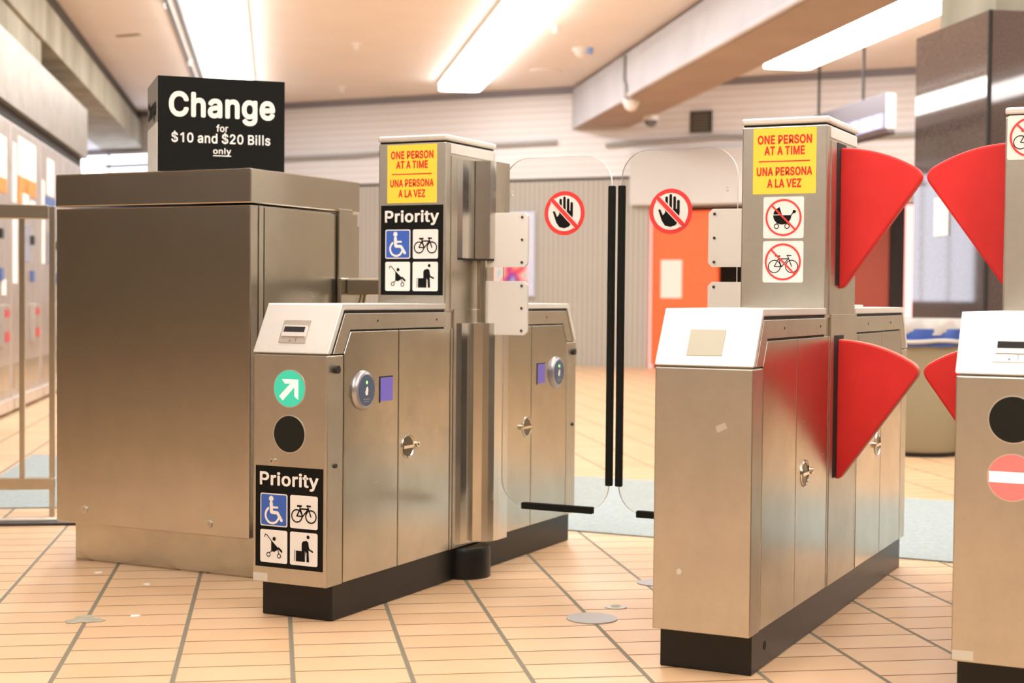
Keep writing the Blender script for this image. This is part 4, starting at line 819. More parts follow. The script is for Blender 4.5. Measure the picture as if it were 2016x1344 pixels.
# ---------------------------------------------------------------- far red panels
t = thing('advertising_panel', 'glowing red-orange panel with white notice standing in the recess at the far wall', 'panel', (RX0 + .02, WY + .1, 0))
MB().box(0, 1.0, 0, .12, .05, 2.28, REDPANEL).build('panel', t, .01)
MB().box(.15, .47, -.012, 0, 1.02, 1.57, PAPER).build('notice', t, label='white notice')
MB().box(-.02, 0, -.02, .12, 0, 2.3, PINKLIT).build('side_trim', t, label='pink edge strip, lit tone painted as glow')
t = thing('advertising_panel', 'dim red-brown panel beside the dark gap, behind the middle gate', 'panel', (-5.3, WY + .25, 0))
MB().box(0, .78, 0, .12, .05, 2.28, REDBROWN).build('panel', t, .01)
MB().box(-.04, 0, -.02, .12, 0, 2.3, GAP).build('side_trim', t)
t = tag(MB().box(-4.25, -4.12, WY - .06, WY, 0, 2.3, PINKLIT).build('lit_jamb'), 'upright pink jamb strip at the right edge of the far recess, light painted as glow', 'jamb strip')  # jamb that only catches light, its brightness put in as glow
t = tag(MB().box(-4.5, -4.27, WY + .2, WY + .5, 0, 2.3, GAP).build('partition_post'), 'black upright post just left of the pink jamb strip', 'post')
# poster behind the hinge plates
t = thing('wall_poster', 'colourful poster in a pale blue frame on the ribbed far wall', 'poster', (-10.21, WY - .03, 1.66))
MB().box(-.46, .46, -.02, .02, -.64, .64, plain('pale_blue_frame', (.62, .66, .85), .4)).build('frame', t, .01)
def swirl():
    m, nt, b = newmat('poster_print')
    tc = N(nt, 'ShaderNodeTexCoord')
    n = N(nt, 'ShaderNodeTexNoise')
    n.inputs['Scale'].default_value = 2.6
    nt.links.new(tc.outputs['Object'], n.inputs['Vector'])
    cr = N(nt, 'ShaderNodeValToRGB')
    e = cr.color_ramp.elements
    e[0].position, e[0].color = .3, (.9, .82, .7, 1)
    e[1].position, e[1].color = .7, (.15, .55, .6, 1)
    for p, c in ((.42, (.12, .05, .5, 1)), (.50, (.8, .08, .12, 1)), (.58, (.95, .55, .5, 1))):
        x = e.new(p)
        x.color = c
    nt.links.new(n.outputs[0], cr.inputs[0])
    nt.links.new(cr.outputs[0], b.inputs['Base Color'])
    b.inputs['Roughness'].default_value = .4
    return m
MB().box(-.38, .34, -.026, -.02, -.56, .56, swirl()).build('print', t, label='red, violet and white abstract print')

# ---------------------------------------------------------------- trash bin
bp_ = bw(9.60, 4.27)
t = thing('trash_bin', 'tan round waste bin standing against the granite column', 'trash bin', bp_)
MB().lathe([(.001, .03), (.25, .03), (.268, .06), (.278, .45), (.285, .80), (.295, .83), (.295, .86), (.275, .86), (.26, .80), (.25, .1), (.001, .1)], (0, 0, 0), BINTAN, 48).build('body', t, smooth=35)
MB().lathe([(.001, 0), (.25, 0), (.25, .035), (.001, .035)], (0, 0, 0), PLINTH, 48).build('base_ring', t, smooth=35)
t = thing('trash_bag', 'crumpled white and blue bag liner folded over the tan waste bin', 'bag', (bp_.x, bp_.y, 0))
jit = lambda t_, j: .008 * math.sin(9 * t_ + j) + .006 * math.sin(17 * t_ + 2.3 * j)
MB().lathe([(.24, .60), (.262, .84), (.275, .885), (.297, .905), (.312, .88), (.314, .83), (.312, .80)], (0, 0, 0), BAGCLEAR, 72, jit).build('liner', t, smooth=60)
MB().lathe([(.314, .84), (.318, .80), (.317, .745), (.314, .725), (.305, .74)], (0, 0, 0), BAGBLUE, 72, jit).build('hem', t, smooth=60, label='blue hem of the liner')
tie = [(.30 * math.cos(a), .30 * math.sin(a), .76 + .006 * math.sin(5 * a)) for a in [math.radians(x) for x in range(-170, 1, 8)]]
tie = [(p[0] * 1.09, p[1] * 1.09, p[2]) for p in tie] + [(.36, .0, .72), (.375, .0, .66)]
MB().tube(tie, .014, BAGCLEAR).build('drawstring', t, smooth=60, label='white knotted drawstring')

# ---------------------------------------------------------------- ticket machines at the left
def ticket_machine(a0, a1, label, notices):
    t = thing('ticket_machine', label, 'ticket machine', bw(a0, -2.2), TH, 'ticket machines along the left wall')
    L = a1 - a0
    MB().box(-.72, 0, 0, L, .13, 2.46, MACH).build('body', t, .008)
    MB().box(-.72, .03, 0.02, L - .02, .03, .13, STEEL_L).build('kick_plate', t, .004)
    MB().box(-.70, -.06, .03, L - .03, 0, .03, GAP).build('plinth', t)
    MB().box(0, .006, .10, L - .10, .20, .42, STEEL_D).build('lower_door', t, .002)
    MB().box(0, .012, .42, .92, 1.30, 1.62, plain('machine_screen', (.25, .27, .36), .2)).build('screen', t)
    sl = MB().box(0, .05, .95, 1.25, .58, .92, MACH).build('ticket_slot', t, .004)
    MB().box(.05, .056, 1.0, 1.2, .82, .88, REDP).build('card_guide', sl, label='red card guide')
    MB().box(.05, .056, 1.0, 1.2, .62, .70, REDP).build('slot_surround', sl, label='red slot surround')
    MB().box(0, .02, 1.0, 1.14, 1.12, 1.22, BLUEP).build('card_slot', t, label='blue card slot')
    MB().box(0, .025, 1.0, 1.12, 1.46, 1.54, BLACK).build('coin_slot', t)
    for y0, y1, z0, z1, mt in notices:
        mm = {'w': PAPER, 'o': ORANGE, 'b': BLUEP}[mt]
        MB().box(.001, .007, y0 - a0, y1 - a0, z0, z1, mm).build('notice', t, label={'w': 'white notice', 'o': 'orange notice strip', 'b': 'blue notice'}[mt])
    return t
ticket_machine(11.78, 13.36, 'steel ticket machine cut by the left edge of the view, orange and white notice', [(12.2, 13.13, 1.96, 2.3, 'w'), (12.2, 13.13, 1.84, 1.96, 'o'), (12.91, 13.1, 1.0, 1.13, 'w')])
ticket_machine(13.40, 15.00, 'steel ticket machine with white and orange sign and long white paper strips', [
    (13.72, 14.70, 2.04, 2.38, 'w'), (13.74, 14.70, 1.90, 2.04, 'o'), (13.44, 13.62, 1.79, 2.30, 'w'), (13.44, 13.66, 1.10, 1.72, 'w'),
    (13.96, 14.27, 1.75, 2.02, 'w'), (14.35, 14.65, 1.72, 1.86, 'w'), (13.70, 13.88, 1.80, 1.90, 'o')])
ticket_machine(15.04, 16.62, 'steel ticket machine half hidden by the big cabinet, white strip and blue notice', [(15.08, 15.25, 1.30, 2.1, 'w'), (15.42, 15.87, 1.98, 2.34, 'w'), (15.22, 15.98, 1.84, 1.96, 'b')])
ticket_machine(16.66, 18.2, 'farthest ticket machine in the row, mostly behind the big cabinet', [(16.9, 17.3, 1.9, 2.2, 'w')])

# ---------------------------------------------------------------- railing beside the big cabinet
t = thing('railing', 'steel railing with square bars joining the left side of the big cabinet', 'railing', bw(7.2, -1.0), TH)
MB().box(-2.0, -.02, -.03, .03, 1.36, 1.425, STEEL_D).build('top_rail', t, .004)
MB().box(-2.0, .012, -.025, .025, .125, .178, STEEL_D).build('bottom_rail', t, .003)
for k, x in enumerate((-.135, -.62, -1.1, -1.6)):
    MB().box(x - .011, x + .011, -.015, .015, .178, 1.36, STEEL_D).build('baluster', t)
MB().box(-.014, .010, -.02, .02, 0, 1.42, STEEL_D).build('end_post', t, .003)
MB().box(-2.06, -2.0, -.028, .028, 0, 1.44, STEEL_D).build('end_post', t, .003)

# ---------------------------------------------------------------- big change-machine cabinet
DX0, DX1, DY0, DY1 = -4.1166, -3.2165, 4.4475, 5.175
t = thing('change_machine_cabinet', 'large brushed steel cabinet with a deep lid, carrying the black sign', 'cabinet', (DX0, DY0, 0))
W_, D_ = DX1 - DX0, DY1 - DY0
MB().box(.04, W_ - .018, .06, D_ - .05, 0, .17, STEEL_D).build('plinth', t, .004)
MB().box(.004, W_ - .006, .05, D_ - .004, .155, 1.346, STEEL_D).build('body', t)
MB().box(0, W_, 0, .048, .151, 1.346, BOXSTEEL).build('front_panel', t, .004)
MB().box(W_ - .004, W_ + .001, .052, .078, .155, 1.345, STEEL).build('corner_strip', t)
MB().box(W_ - .004, W_ + .002, .084, .555, .155, 1.340, STEEL_D).build('side_panel', t, .001, label='flat side panel')
MB().box(W_ - .002, W_ + .014, .562, .66, .155, 1.362, STEEL_D).build('rail_plate', t, .002)
MB().box(W_ - .004, W_ + .001, .668, D_, .155, 1.30, STEEL_D).build('side_panel', t)
MB().box(-.002, W_ + .004, -.002, D_, 1.352, 1.476, BOXSTEEL).build('lid', t, .005)
for x, z in ((.141, .207), (.722, .194)):
    MB().cyl((x, 0, z), (x, -.005, z), .014, STEEL_L).cyl((x, -.005, z), (x, -.009, z), .008, STEEL_D).build('bolt', t, smooth=40)

# handrail between the cabinet and the priority gate
t = thing('handrail', 'steel handrail running from the big cabinet towards the priority gate', 'handrail', (DX1 + .014, 5.05, 0))
MB().box(.018, .322, -.02, .02, 1.028, 1.094, STEEL_D).build('rail', t, .008)
MB().box(0, .018, -.055, .055, .93, 1.094, STEEL_D).build('flange', t, .003)
MB().tube([(.015, 0, .96), (.05, 0, .97), (.08, 0, 1.0), (.085, 0, 1.03)], .015, STEEL_D).build('bracket', t, smooth=60)
MB().box(.275, .317, -.02, .02, 0, 1.028, STEEL_D).build('post', t, .003)

# black sign on the cabinet
SA = math.radians(45)
t = thing('change_sign', 'black box sign reading Change in white on top of the big steel cabinet', 'sign', (-3.686, 4.514, 1.4765), SA)
SW, SH, SD = .475, .362, .37
MB().box(0, SW, 0, SD, 0, SH, SBLACK).build('box', t, .002)
m = MB()
fr = Frame((0, 0, 0), (1, 0, 0), (0, 0, 1))
def st(s, x0, x1, t0, t1, bold=.03):
    text(m, fr, s, x0 * SW, SH - t1 * .362, x1 * SW, SH - t0 * .362, 1, SWHITE, bold)
K_ = SH / .362
st('Change', .085, .922, .150, .482, .03)
st('for', .455, .548, .478, .555, .02)
st('$10 and $20 Bills', .105, .885, .560, .690, .02)
st('only', .430, .573, .720, .800, .02)
flat(m, fr, rrect(.43 * SW, SH - .808 * .362, .573 * SW, SH - .797 * .362), 1, SWHITE)
m.build('lettering', t, label='white sign lettering')
# left face: grey film with the same word, pale paper below
SIDEG = plain('sign_side_grey', (.33, .32, .30), .5)
fl = Frame((0, SD, 0), (0, -1, 0), (0, 0, 1))
m = MB()
slab(m, fl, rrect(.004, .19, SD - .003, SH - .003), .002, SIDEG)
slab(m, fl, rrect(.004, .0, SD - .003, .19), .002, PAPER)
text(m, fl, 'Change', .03, .20, SD - .03, .29, 4, SBLACK, .03)
m.build('side_face', t, label='grey side face with dark lettering over pale paper')

# ================================================================ FARE GATES
GW, ZK, ZS, ZT, SET = .279, .1126, .8393, 1.0, .0845
TY0, TY1, TZ = .762, 1.150, 1.601

def prof(d, yend, mirror=None):
    """sloping front + flat top, inset by d; returns polyline (y,z) from the foot of the slope to yend"""
    p = [(1.131 * d, .843), (SET + .603 * d, ZT - d), (yend, ZT - d)]
    return [(mirror - y, z) for y, z in p] if mirror else p

def bandpoly(d0, d1, yend, mirror=None):
    return prof(d0, yend, mirror) + prof(d1, yend, mirror)[::-1]

def oval_latch(parent, x, y, z, flip):
    """recessed oval paddle latch with a small key knob beside it, on the +x face"""
    m = MB()
    n = 28
    R0 = [(x + .0025, y + .030 * math.cos(2 * pi * k / n), z + .044 * math.sin(2 * pi * k / n)) for k in range(n)]
    R1 = [(x + .004, y + .025 * math.cos(2 * pi * k / n), z + .038 * math.sin(2 * pi * k / n)) for k in range(n)]
    R2 = [(x - .002, y + .022 * math.cos(2 * pi * k / n), z + .034 * math.sin(2 * pi * k / n)) for k in range(n)]
    vs = R0 + R1 + R2
    fs = [(j * n + k, j * n + (k + 1) % n, (j + 1) * n + (k + 1) % n, (j + 1) * n + k) for j in range(2) for k in range(n)]
    m.add(vs, fs, CHROME)
    m.add([(x + .003, p[1], p[2]) for p in R2], [tuple(range(n))], DARKMETAL)
    o = m.build('latch', parent, smooth=50)
    return o

def make_gate(label, gx, gy, L):
    t = thing('fare_gate', label, 'fare gate', (gx, gy, 0), 0, 'steel fare gates in a row')
    MB().box(.0074, GW - .0074, .044, L - .044, 0, .125, PLINTH).build('plinth', t, .004, label='black plinth')
    # core
    c = [(.02, ZK + .004), (.02, .85), (SET + .012, ZT - .022), (L - SET - .012, ZT - .022), (L - .02, .85), (L - .02, ZK + .004)]
    MB().prism(c, .005, GW - .006, 0, STEEL_D).build('body', t)
    g = MB()
    g.prism([(y, z) for y, z in prof(.02, TY0)] + [(TY0, .5), (.1, .5)], GW - .0062, GW - .0052, 0, GAP)
    g.prism([(L - y, z) for y, z in prof(.02, L - TY1)] + [(TY1, .5), (L - .1, .5)], GW - .0062, GW - .0052, 0, GAP)
    g.box(GW - .0062, GW - .0052, .09, L - .09, ZK + .003, .9, GAP)
    g.build('painted_gap_shade', t)  # black sheet behind the doors paints in the shade of the seams
    # front and rear covers wrap 95 mm round the side
    MB().box(0, GW, 0, .094, ZK, ZS, STEEL).build('front_panel', t, .004)
    MB().box(0, GW, L - .094, L, ZK, ZS, STEEL).build('rear_panel', t, .004)
    # caps: folded sheet, slope and top
    q = prof(0, TY0 + .002)
    MB().prism([(0, ZS + .004)] + q[1:] + prof(.02, TY0 + .002)[::-1], -.002, GW + .001, 0, CAPSTEEL).build('top_cap', t, .004)
    q = prof(0, L - TY1 + .002, L)
    MB().prism([(L, ZS + .004)] + q[1:] + prof(.02, L - TY1 + .002, L)[::-1], -.002, GW + .001, 0, CAPSTEEL).build('top_cap', t, .004)
    MB().box(.05, GW - .02, TY1 + .03, TY1 + .20, ZT - .002, ZT + .010, CAPSTEEL).build('cover_plate', t, .004)
    # upper side band
    MB().prism(bandpoly(.030, .082, TY0 + .005), .001, GW - .0005, 0, STEEL).build('side_band', t, .0015)
    MB().prism(bandpoly(.030, .082, L - TY1 + .005, L), .001, GW - .0005, 0, STEEL).build('side_band', t, .0015)
    # doors
    zt = ZT - .088
    x0, x1 = GW - .010, GW - .0005
    z0 = ZK + .003
    d1 = [(.099, z0), (.099, ZS + .004), (SET + .603 * .088, zt), (.436, zt), (.436, z0)]
    d2 = [(.441, z0), (.441, zt), (.800, zt), (.800, z0)]
    d3 = [(L - y, z) for y, z in d2]
    d4 = [(L - y, z) for y, z in d1]
    d3[2] = (1.198, zt)
    d3[3] = (1.198, z0)
    doors = [MB().prism(d, x0, x1, 0, STEEL_D).build('door', t, .002) for i, d in enumerate((d1, d2, d3, d4))]
    # tower
    MB().box(0, GW - .003, TY0, TY1, ZT - .03, 1.574, STEEL).build('tower', t, .004)
    MB().box(-.002, GW + .002, TY0 - .004, TY1 + .004, 1.580, TZ, CAPSTEEL).build('tower_cap', t, .006)
    MB().box(.004, GW - .008, TY0 + .005, TY1 - .005, 1.573, 1.581, GAP).build('painted_gap_shade', t)  # black slab paints in the shade under the tower cap
    MB().box(GW - .004, GW, TY0 + .035, TY1 - .012, 1.535, 1.570, CAPSTEEL).build('tower_lip', t, .003)
    # tall middle strip from kick plate to tower top
    MB().box(GW - .006, GW + .0005, .826, 1.168, z0, ZT - .02, STEEL).box(GW - .006, GW + .0005, TY0 + .040, TY1 - .015, ZT - .02, 1.528, STEEL).build('middle_strip', t, .001)
    MB().box(GW - .008, GW - .0005, .806, .821, z0, zt, STEEL).build('door_frame', t, .001)
    MB().box(GW - .008, GW - .0005, 1.173, 1.190, z0, zt, STEEL).build('door_frame', t, .001)
    # small screws in the band
    for y in (.30, .70, L - .30, L - .66):
        MB().cyl((GW - .001, y, .945), (GW + .0008, y, .945), .004, DARKMETAL, seg=10).build('screw', t)
    return t, doors

def latch(door, y, z, s):
    m = MB()
    n = 30
    x = GW
    def ring(dx, ry, rz):
        return [(x + dx, y + ry * math.cos(2 * pi * k / n), z + rz * math.sin(2 * pi * k / n)) for k in range(n)]
    rs = [ring(-.001, .042, .042), ring(.003, .041, .041), ring(.004, .037, .037), ring(.0008, .034, .034)]
    vs = sum(rs, [])
    fs = [(j * n + k, j * n + (k + 1) % n, (j + 1) * n + (k + 1) % n, (j + 1) * n + k) for j in range(3) for k in range(n)]
    m.add(vs, fs, CHROME)
    m.add(rs[3], [tuple(range(n))], plain('latch_well', (.16, .14, .10), .3, 1) if 'latch_well' not in bpy.data.materials else bpy.data.materials['latch_well'])
    m.box(x + .001, x + .005, y - .034, y + .034, z - .006, z + .004, CHROME)
    m.cyl((x - .001, y + s * .058, z + .003), (x + .009, y + s * .058, z + .003), .010, CHROME, seg=16)
    m.cyl((x + .009, y + s * .058, z + .003), (x + .0095, y + s * .058, z + .003), .004, DARKMETAL, seg=10)
    m.build('latch', door, smooth=40, label='chrome round latch')

# ---- stickers
def one_person(t):
    fr = Frame((.037, TY0, 1.360), (1, 0, 0), (0, 0, 1))
    w, h = .204, .208
    m = MB()
    slab(m, fr, rrect(0, 0, w, h), .0008, YELLOW)
    def ln(s, x0, x1, y0, y1):
        text(m, fr, s, x0 * w, y0 * h, x1 * w, y1 * h, 2, SRED, .031)
    ln('ONE PERSON', .07, .93, .755, .895)
    ln('AT A TIME', .18, .82, .590, .725)
    flat(m, fr, rrect(.09 * w, .487 * h, .90 * w, .505 * h), 2, SRED)
    ln('UNA PERSONA', .06, .94, .275, .410)
    ln('A LA VEZ', .23, .77, .095, .230)
    m.build('instruction_sticker', t, label='yellow sticker with red lettering')

def priority(t, x0, y, z0, w, h, ty0=.845, gap=None):
    fr = Frame((x0, y, z0), (1, 0, 0), (0, 0, 1))
    m = MB()
    slab(m, fr, rrect(0, 0, w, h), .0008, SBLACK)
    text(m, fr, 'Priority', .065 * w, .775 * h, .935 * w, .945 * h, 2, SWHITE, .024)
    o = m.build('priority_sticker', t, label='black sticker headed Priority in white')
    s = .405 * w
    for i, pic in enumerate((pic_wheelchair, pic_bike, pic_stroller, pic_elder)):
        px = (.075, .520)[i % 2] * w
        py = (.405, .045)[i // 2] * h
        mm = MB()
        pic(mm, fr.sub(px, py, s, .325 * h), 2)
        mm.build('pictogram', o, label=('blue wheelchair pictogram', 'white bicycle pictogram', 'white stroller pictogram', 'white pictogram of a person leaning on luggage')[i])

def prohibition(t, x0, z0, s, pic, lab):
    fr = Frame((x0, TY0, z0), (1, 0, 0), (0, 0, 1))
    m = MB()
    slab(m, fr, rrect(0, 0, s, s, s * .05), .0006, SWHITE)
    pic(m, fr.sub(0, 0, s), 1.2)
    m.build('prohibition_sticker', t, label=lab)

def lens(t, x, z, r, name, lab, art):
    m = MB()
    m.cyl((x, .001, z), (x, -.002, z), r + .003, STEEL_L, seg=48)
    fr = Frame((x, -.0022, z), (1, 0, 0), (0, 0, 1))
    art(m, fr, r)
    m.build(name, t, label=lab)

def art_dark(m, fr, r):
    flat(m, fr, disc(0, 0, r, 48), .3, LENS)
def art_arrow(m, fr, r):
    flat(m, fr, disc(0, 0, r, 48), .3, GREEN_LIT)
    s = r * .82
    P_ = [(-.58, .62), (.72, .62), (.72, -.72), (.42, -.50), (.42, .12), (-.52, -.80), (-.80, -.52), (.10, .34), (-.36, .34)]
    flat(m, fr, [(a * s, b * s) for a, b in P_], 1, ARROW_LIT)
def art_stop(m, fr, r):
    flat(m, fr, disc(0, 0, r, 48), .3, RED_LIT)
    flat(m, fr, [(-.95 * r, -.22 * r), (.95 * r, -.22 * r), (.95 * r, .24 * r), (-.95 * r, .24 * r)], 1, BAR_LIT)

SLV = Vector((0, SET, ZT - ZS)).normalized()
def slope_frame(x, k):
    """frame on the sloping face: k metres up the slope"""
    return Frame(Vector((x, 0, .8415)) + SLV * k, (1, 0, 0), SLV)

def ticket_slot(t):
    fr = slope_frame(.083, .038)
    m = MB()
    poly = [(0, 0), (.103, 0), (.099, .078), (.004, .078)]
    slab(m, fr, rrect(0, 0, .103, .080, .003), .0025, STEEL_L)
    slab(m, fr.sub(.008, .022, 1), rrect(0, 0, .086, .038, .002), .007, CAPSTEEL)
    flat(m, fr, rrect(.012, .036, .090, .055), 10.6, GAP)
    flat(m, fr, rrect(.063, .004, .0645, .020), 4.2, GAP)
    flat(m, fr, rrect(.040, .004, .046, .010), 4.2, GREYBOX)
    m.build('ticket_slot', t, label='ticket slot plate with dark slit')

def card_reader(door, y, z, mirror=1):
    x = GW
    m = MB()
    n = 36
    def ring(dx, r, dz=0, dy=0):
        return [(x + dx, y + dy + r * math.cos(2 * pi * k / n), z + dz + r * 1.0 * math.sin(2 * pi * k / n)) for k in range(n)]
    rs = [ring(-.001, .066), ring(.009, .062), ring(.014, .055), ring(.0145, .050)]
    m.add(sum(rs, []), [(j * n + k, j * n + (k + 1) % n, (j + 1) * n + (k + 1) % n, (j + 1) * n + k) for j in range(3) for k in range(n)], BEZEL)
    m.add(ring(.0145, .050), [tuple(range(n))], READER)
    fr = Frame((x + .0150, y, z), (0, 1, 0), (0, 0, 1))
    flat(m, fr, disc(0, .026, .005, 12), .5, LED)
    flat(m, fr, [(-.010, -.006), (-.004, .008), (.004, .014), (.009, .002), (.006, -.014), (-.006, -.016)], .5, SWHITE)
    flat(m, fr, rrect(-.020, -.030, .020, -.026), .5, GREYBOX)
    flat(m, fr, rrect(-.016, -.037, .016, -.034), .5, GREYBOX)
    m.build('card_reader', door, smooth=40, label='round grey-blue card reader in a chrome bezel')

def info_window(door, y0, y1, z0, z1):
    m = MB().box(GW - .002, GW + .0008, y0, y1, z0, z1, PURPLE)
    m.box(GW - .002, GW + .0014, y0 - .004, y0, z0 - .004, z1 + .004, GAP).box(GW - .002, GW + .0014, y0, y1, z1, z1 + .004, GAP)
    m.build('display_window', door, label='square window glowing violet')

def tape(t, x0, x1, z0, z1, lab):
    fr = Frame((x0, 0, z0), (1, 0, 0), (0, 0, 1))
    m = MB()
    slab(m, fr, rrect(0, 0, x1 - x0, z1 - z0), .0008, TAPE)
    m.build('tape_patch', t, label=lab)

def knob(t, y, z, big):
    r = .013 if big else .007
    MB().cyl((GW, y, z), (GW + .014 * (1 if big else .4), y, z), r, BLACK, seg=16).build('knob', t, smooth=40, label='small black knob')

# ---- red sector flap, pivot at (x, z), opening to +x (s=1) or -x (s=-1)
def flap(t, x, y, zp, s, edge=None, name='barrier_flap'):
    R, A = .462, math.radians(36.5)
    pts = [(.0, .012), (.0, R - .008), (.006, R - .001)]
    n = 14
    for k in range(n + 1):
        a = .02 + (A - .09 - .02) * k / n
        pts.append((R * math.sin(a), R * math.cos(a)))
    # rounded tip
    tip = (R * math.sin(A), R * math.cos(A))
    p0 = pts[-1]
    p2 = ((R - .040) * math.sin(A), (R - .040) * math.cos(A))
    for k in range(1, 8):
        u = k / 8
        pts.append(((1 - u) ** 2 * p0[0] + 2 * u * (1 - u) * tip[0] + u * u * p2[0], (1 - u) ** 2 * p0[1] + 2 * u * (1 - u) * tip[1] + u * u * p2[1]))
    pts.append(p2)
    pts += [(.030, .030), (.022, .019), (.012, .012)]
    poly = [(x + s * (a - .004), zp + b) for a, b in pts]
    o = MB().prism(poly, y, y + .042, 1, edge or RED, RED).build(name, t, .009, label='red quarter-fan barrier flap')
    return o

def slot_shade_plate(t, x, s, z0, z1, y0=.868, y1=.985):
    MB().box(min(x, x + s * .0014), max(x, x + s * .0014), y0, y1, z0, z1, GAP).build('slot_shade_plate', t, label='slot depth painted as a black plate')  # no hole is cut: a thin black plate paints in the dark depth

# ---- clear swing leaf: glass plate with black seals, hinge plates and a round sign
def leaf(t, xa, xb, y, z0, z1, hinge_left, ox, oy):
    """coordinates in the gate frame; xa<xb"""
    th = .010
    poly = rrect(xa, z0, xb, z1, .10, 10)
    m = MB()
    m.prism(poly, y - th / 2, y + th / 2, 1, GEDGE, GLASS)
    o = m.build('swing_leaf', t, label='clear glass swing leaf')
    sx = xb if hinge_left else xa
    # upright seal on the meeting edge
    MB().box(sx - .0125, sx + .0125, y - .010, y + .010, .358, 1.422, RUBBER).build('edge_seal', o, .004, label='black rubber edge seal')
    b0, b1 = (xa + .085, xb - .06) if hinge_left else (xa + .07, xb - .04)
    MB().box(b0, b1, y - .012, y + .012, z0 - .008, z0 + .016, RUBBER).build('bottom_seal', o, .003, label='black rubber bottom seal')
    for zc0, zc1 in ((1.135, 1.333), (.887, 1.084)):
        pm = MB()
        if hinge_left:
            a, b = xa - .075, xa + .105
            pp = [(a, zc0), (b - .014, zc0), (b, zc0 + .014), (b, zc1 - .014), (b - .014, zc1), (a, zc1)]
        else:
            a, b = xb - .098, xb + .110
            pp = [(a + .014, zc0), (b, zc0), (b, zc1), (a + .014, zc1), (a, zc1 - .014), (a, zc0 + .014)]
        pm.prism(pp, y - .017, y - .005, 1, PLATE)
        bx_ = (b - .022) if hinge_left else (a + .022)
        for zb in (zc0 + .017, (zc0 + zc1) / 2, zc1 - .017):
            pm.cyl((bx_, y - .018, zb), (bx_, y - .021, zb), .005, DARKMETAL, seg=12)
        pm.build('hinge_plate', o, .001, label='satin steel hinge plate')
    cx = xa + (.245 if hinge_left else .185)
    fr = Frame((cx, y - th / 2 - .0005, 1.328), (.079, 0, 0), (0, 0, .079))
    pm = MB()
    slab(pm, fr, disc(0, 0, 1, 48), .0004, SIGNRED)
    no_touch(pm, fr, .8)
    pm.build('no_touch_sign', o, label='round sign: black hand crossed out in red')
    # pairs of drilled stop buttons
    pm = MB()
    bx_ = xa + .035 if hinge_left else xb - .035
    for zz in (1.395, 1.408):
        pm.cyl((bx_, y - th / 2 - .004, zz), (bx_, y - th / 2, zz), .004, STEEL_L, seg=10)
    pm.build('stop_button', o)
    return o

# ================= gate A: wide priority gate
AX, AY, AL = -2.8651, 3.9801, 1.9212
gA, dA = make_gate('wide priority fare gate with green arrow light and two black Priority stickers', AX, AY, AL)
one_person(gA)
priority(gA, .0115, TY0, 1.030, .256, .322)
priority(gA, .0115, 0, .163, .255, .322)
lens(gA, .1395, .7325, .0575, 'arrow_light', 'green lit arrow light', art_arrow)
lens(gA, .1395, .589, .0575, 'signal_lens', 'unlit black lens', art_dark)
ticket_slot(gA)
MB().cyl((.076, 0, .501), (.076, -.007, .501), .010, CHROME, seg=18).cyl((.076, -.007, .501), (.076, -.0075, .501), .003, DARKMETAL, seg=8).build('key_lock', gA, smooth=40)
tape(gA, .003, .058, .116, .142, 'pale tape at the bottom corner')
card_reader(dA[0], .210, .721)
info_window(dA[0], .318, .398, .679, .757)
latch(dA[1], .503, .515, 1)
card_reader(dA[3], AL - .205, .718)
info_window(dA[3], AL - .385, AL - .312, .679, .757)
latch(dA[2], AL - .478, .512, -1)
for y, z, b in ((.043, .795, 1), (.046, .492, 0), (AL - .040, .797, 1), (AL - .036, .491, 0)):
    knob(gA, y, z, b)

# hinge casings, pole, round foot
CAS = [(-.004, .835), (.010, .868), (.017, .900), (.020, .944), (.034, .950), (.050, .957), (.068, .972), (.080, .996), (.084, 1.03), (.084, 1.10), (.07, 1.12), (-.004, 1.125)]
CASP = [(GW + a, b) for a, b in CAS]
m = MB().prism(CASP, 1.165, 1.520, 2, CASESTEEL)
m.box(GW + .0190, GW + .0215, .9425, .9455, 1.165, 1.520, GAP)
m.build('hinge_casing', gA, .0015, label='folded steel casing over the hinge')
m = MB().prism(CASP, .128, .930, 2, CASESTEEL)
m.build('hinge_casing', gA, .0015, label='folded steel casing over the hinge')
m = MB().prism([(GW + a * .96, .01 + b * .99) for a, b in CAS], 1.158, 1.166, 2, GAP)
m.build('painted_gap_shade', gA)  # black sheet paints in the shade below the upper casing
MB().cyl((GW + .033, .985, .92), (GW + .033, .985, 1.17), .020, CHROME, seg=24).build('hinge_pole', gA, smooth=40)
MB().lathe([(.001, 0), (.095, 0), (.095, .100), (.090, .112), (.001, .112)], (GW - .014, .952, 0), PLINTH, 40).build('hinge_foot', gA, smooth=40, label='round black rubber foot')
m = MB().box(GW + .052, GW + .070, 1.02, 1.06, 1.142, 1.165, PINKRED)
m.build('indicator_lamp', gA, .002, label='small red block under the casing')
leaf(gA, GW + .106, GW + .532, 1.010, .262, 1.530, True, AX, AY)

# ================= gate B: middle gate with flaps
BX, BY, BL = -1.4871, 3.9373, 2.0032
gB, dB = make_gate('middle fare gate with blank front, square plate and no-carriage sticker', BX, BY, BL)
one_person(gB)
prohibition(gB, .073, 1.220, .131, pic_nopram, 'white sticker: baby carriage crossed out in red')
prohibition(gB, .073, 1.080, .131, pic_nobike, 'white sticker: bicycle crossed out in red')
fr = slope_frame(.085, .034)
m = MB()
slab(m, fr, rrect(0, 0, .101, .079), .0022, DULL)
m.build('blank_plate', gB, label='dull square blanking plate')
latch(dB[1], .540, .505, 1)
latch(dB[2], BL - .49, .511, -1)
fr = Frame((.183, 0, .664), (.9, 0, .43), (-.43, 0, .9))
m = MB()
slab(m, fr, rrect(0, 0, .030, .018), .0004, plain('clear_tape', (.50, .44, .35), .35))
m.build('tape_patch', gB, label='scrap of clear tape')
m = MB()
m.cyl((.077, 0, .277), (.077, -.001, .277), .008, TAPE, seg=12)
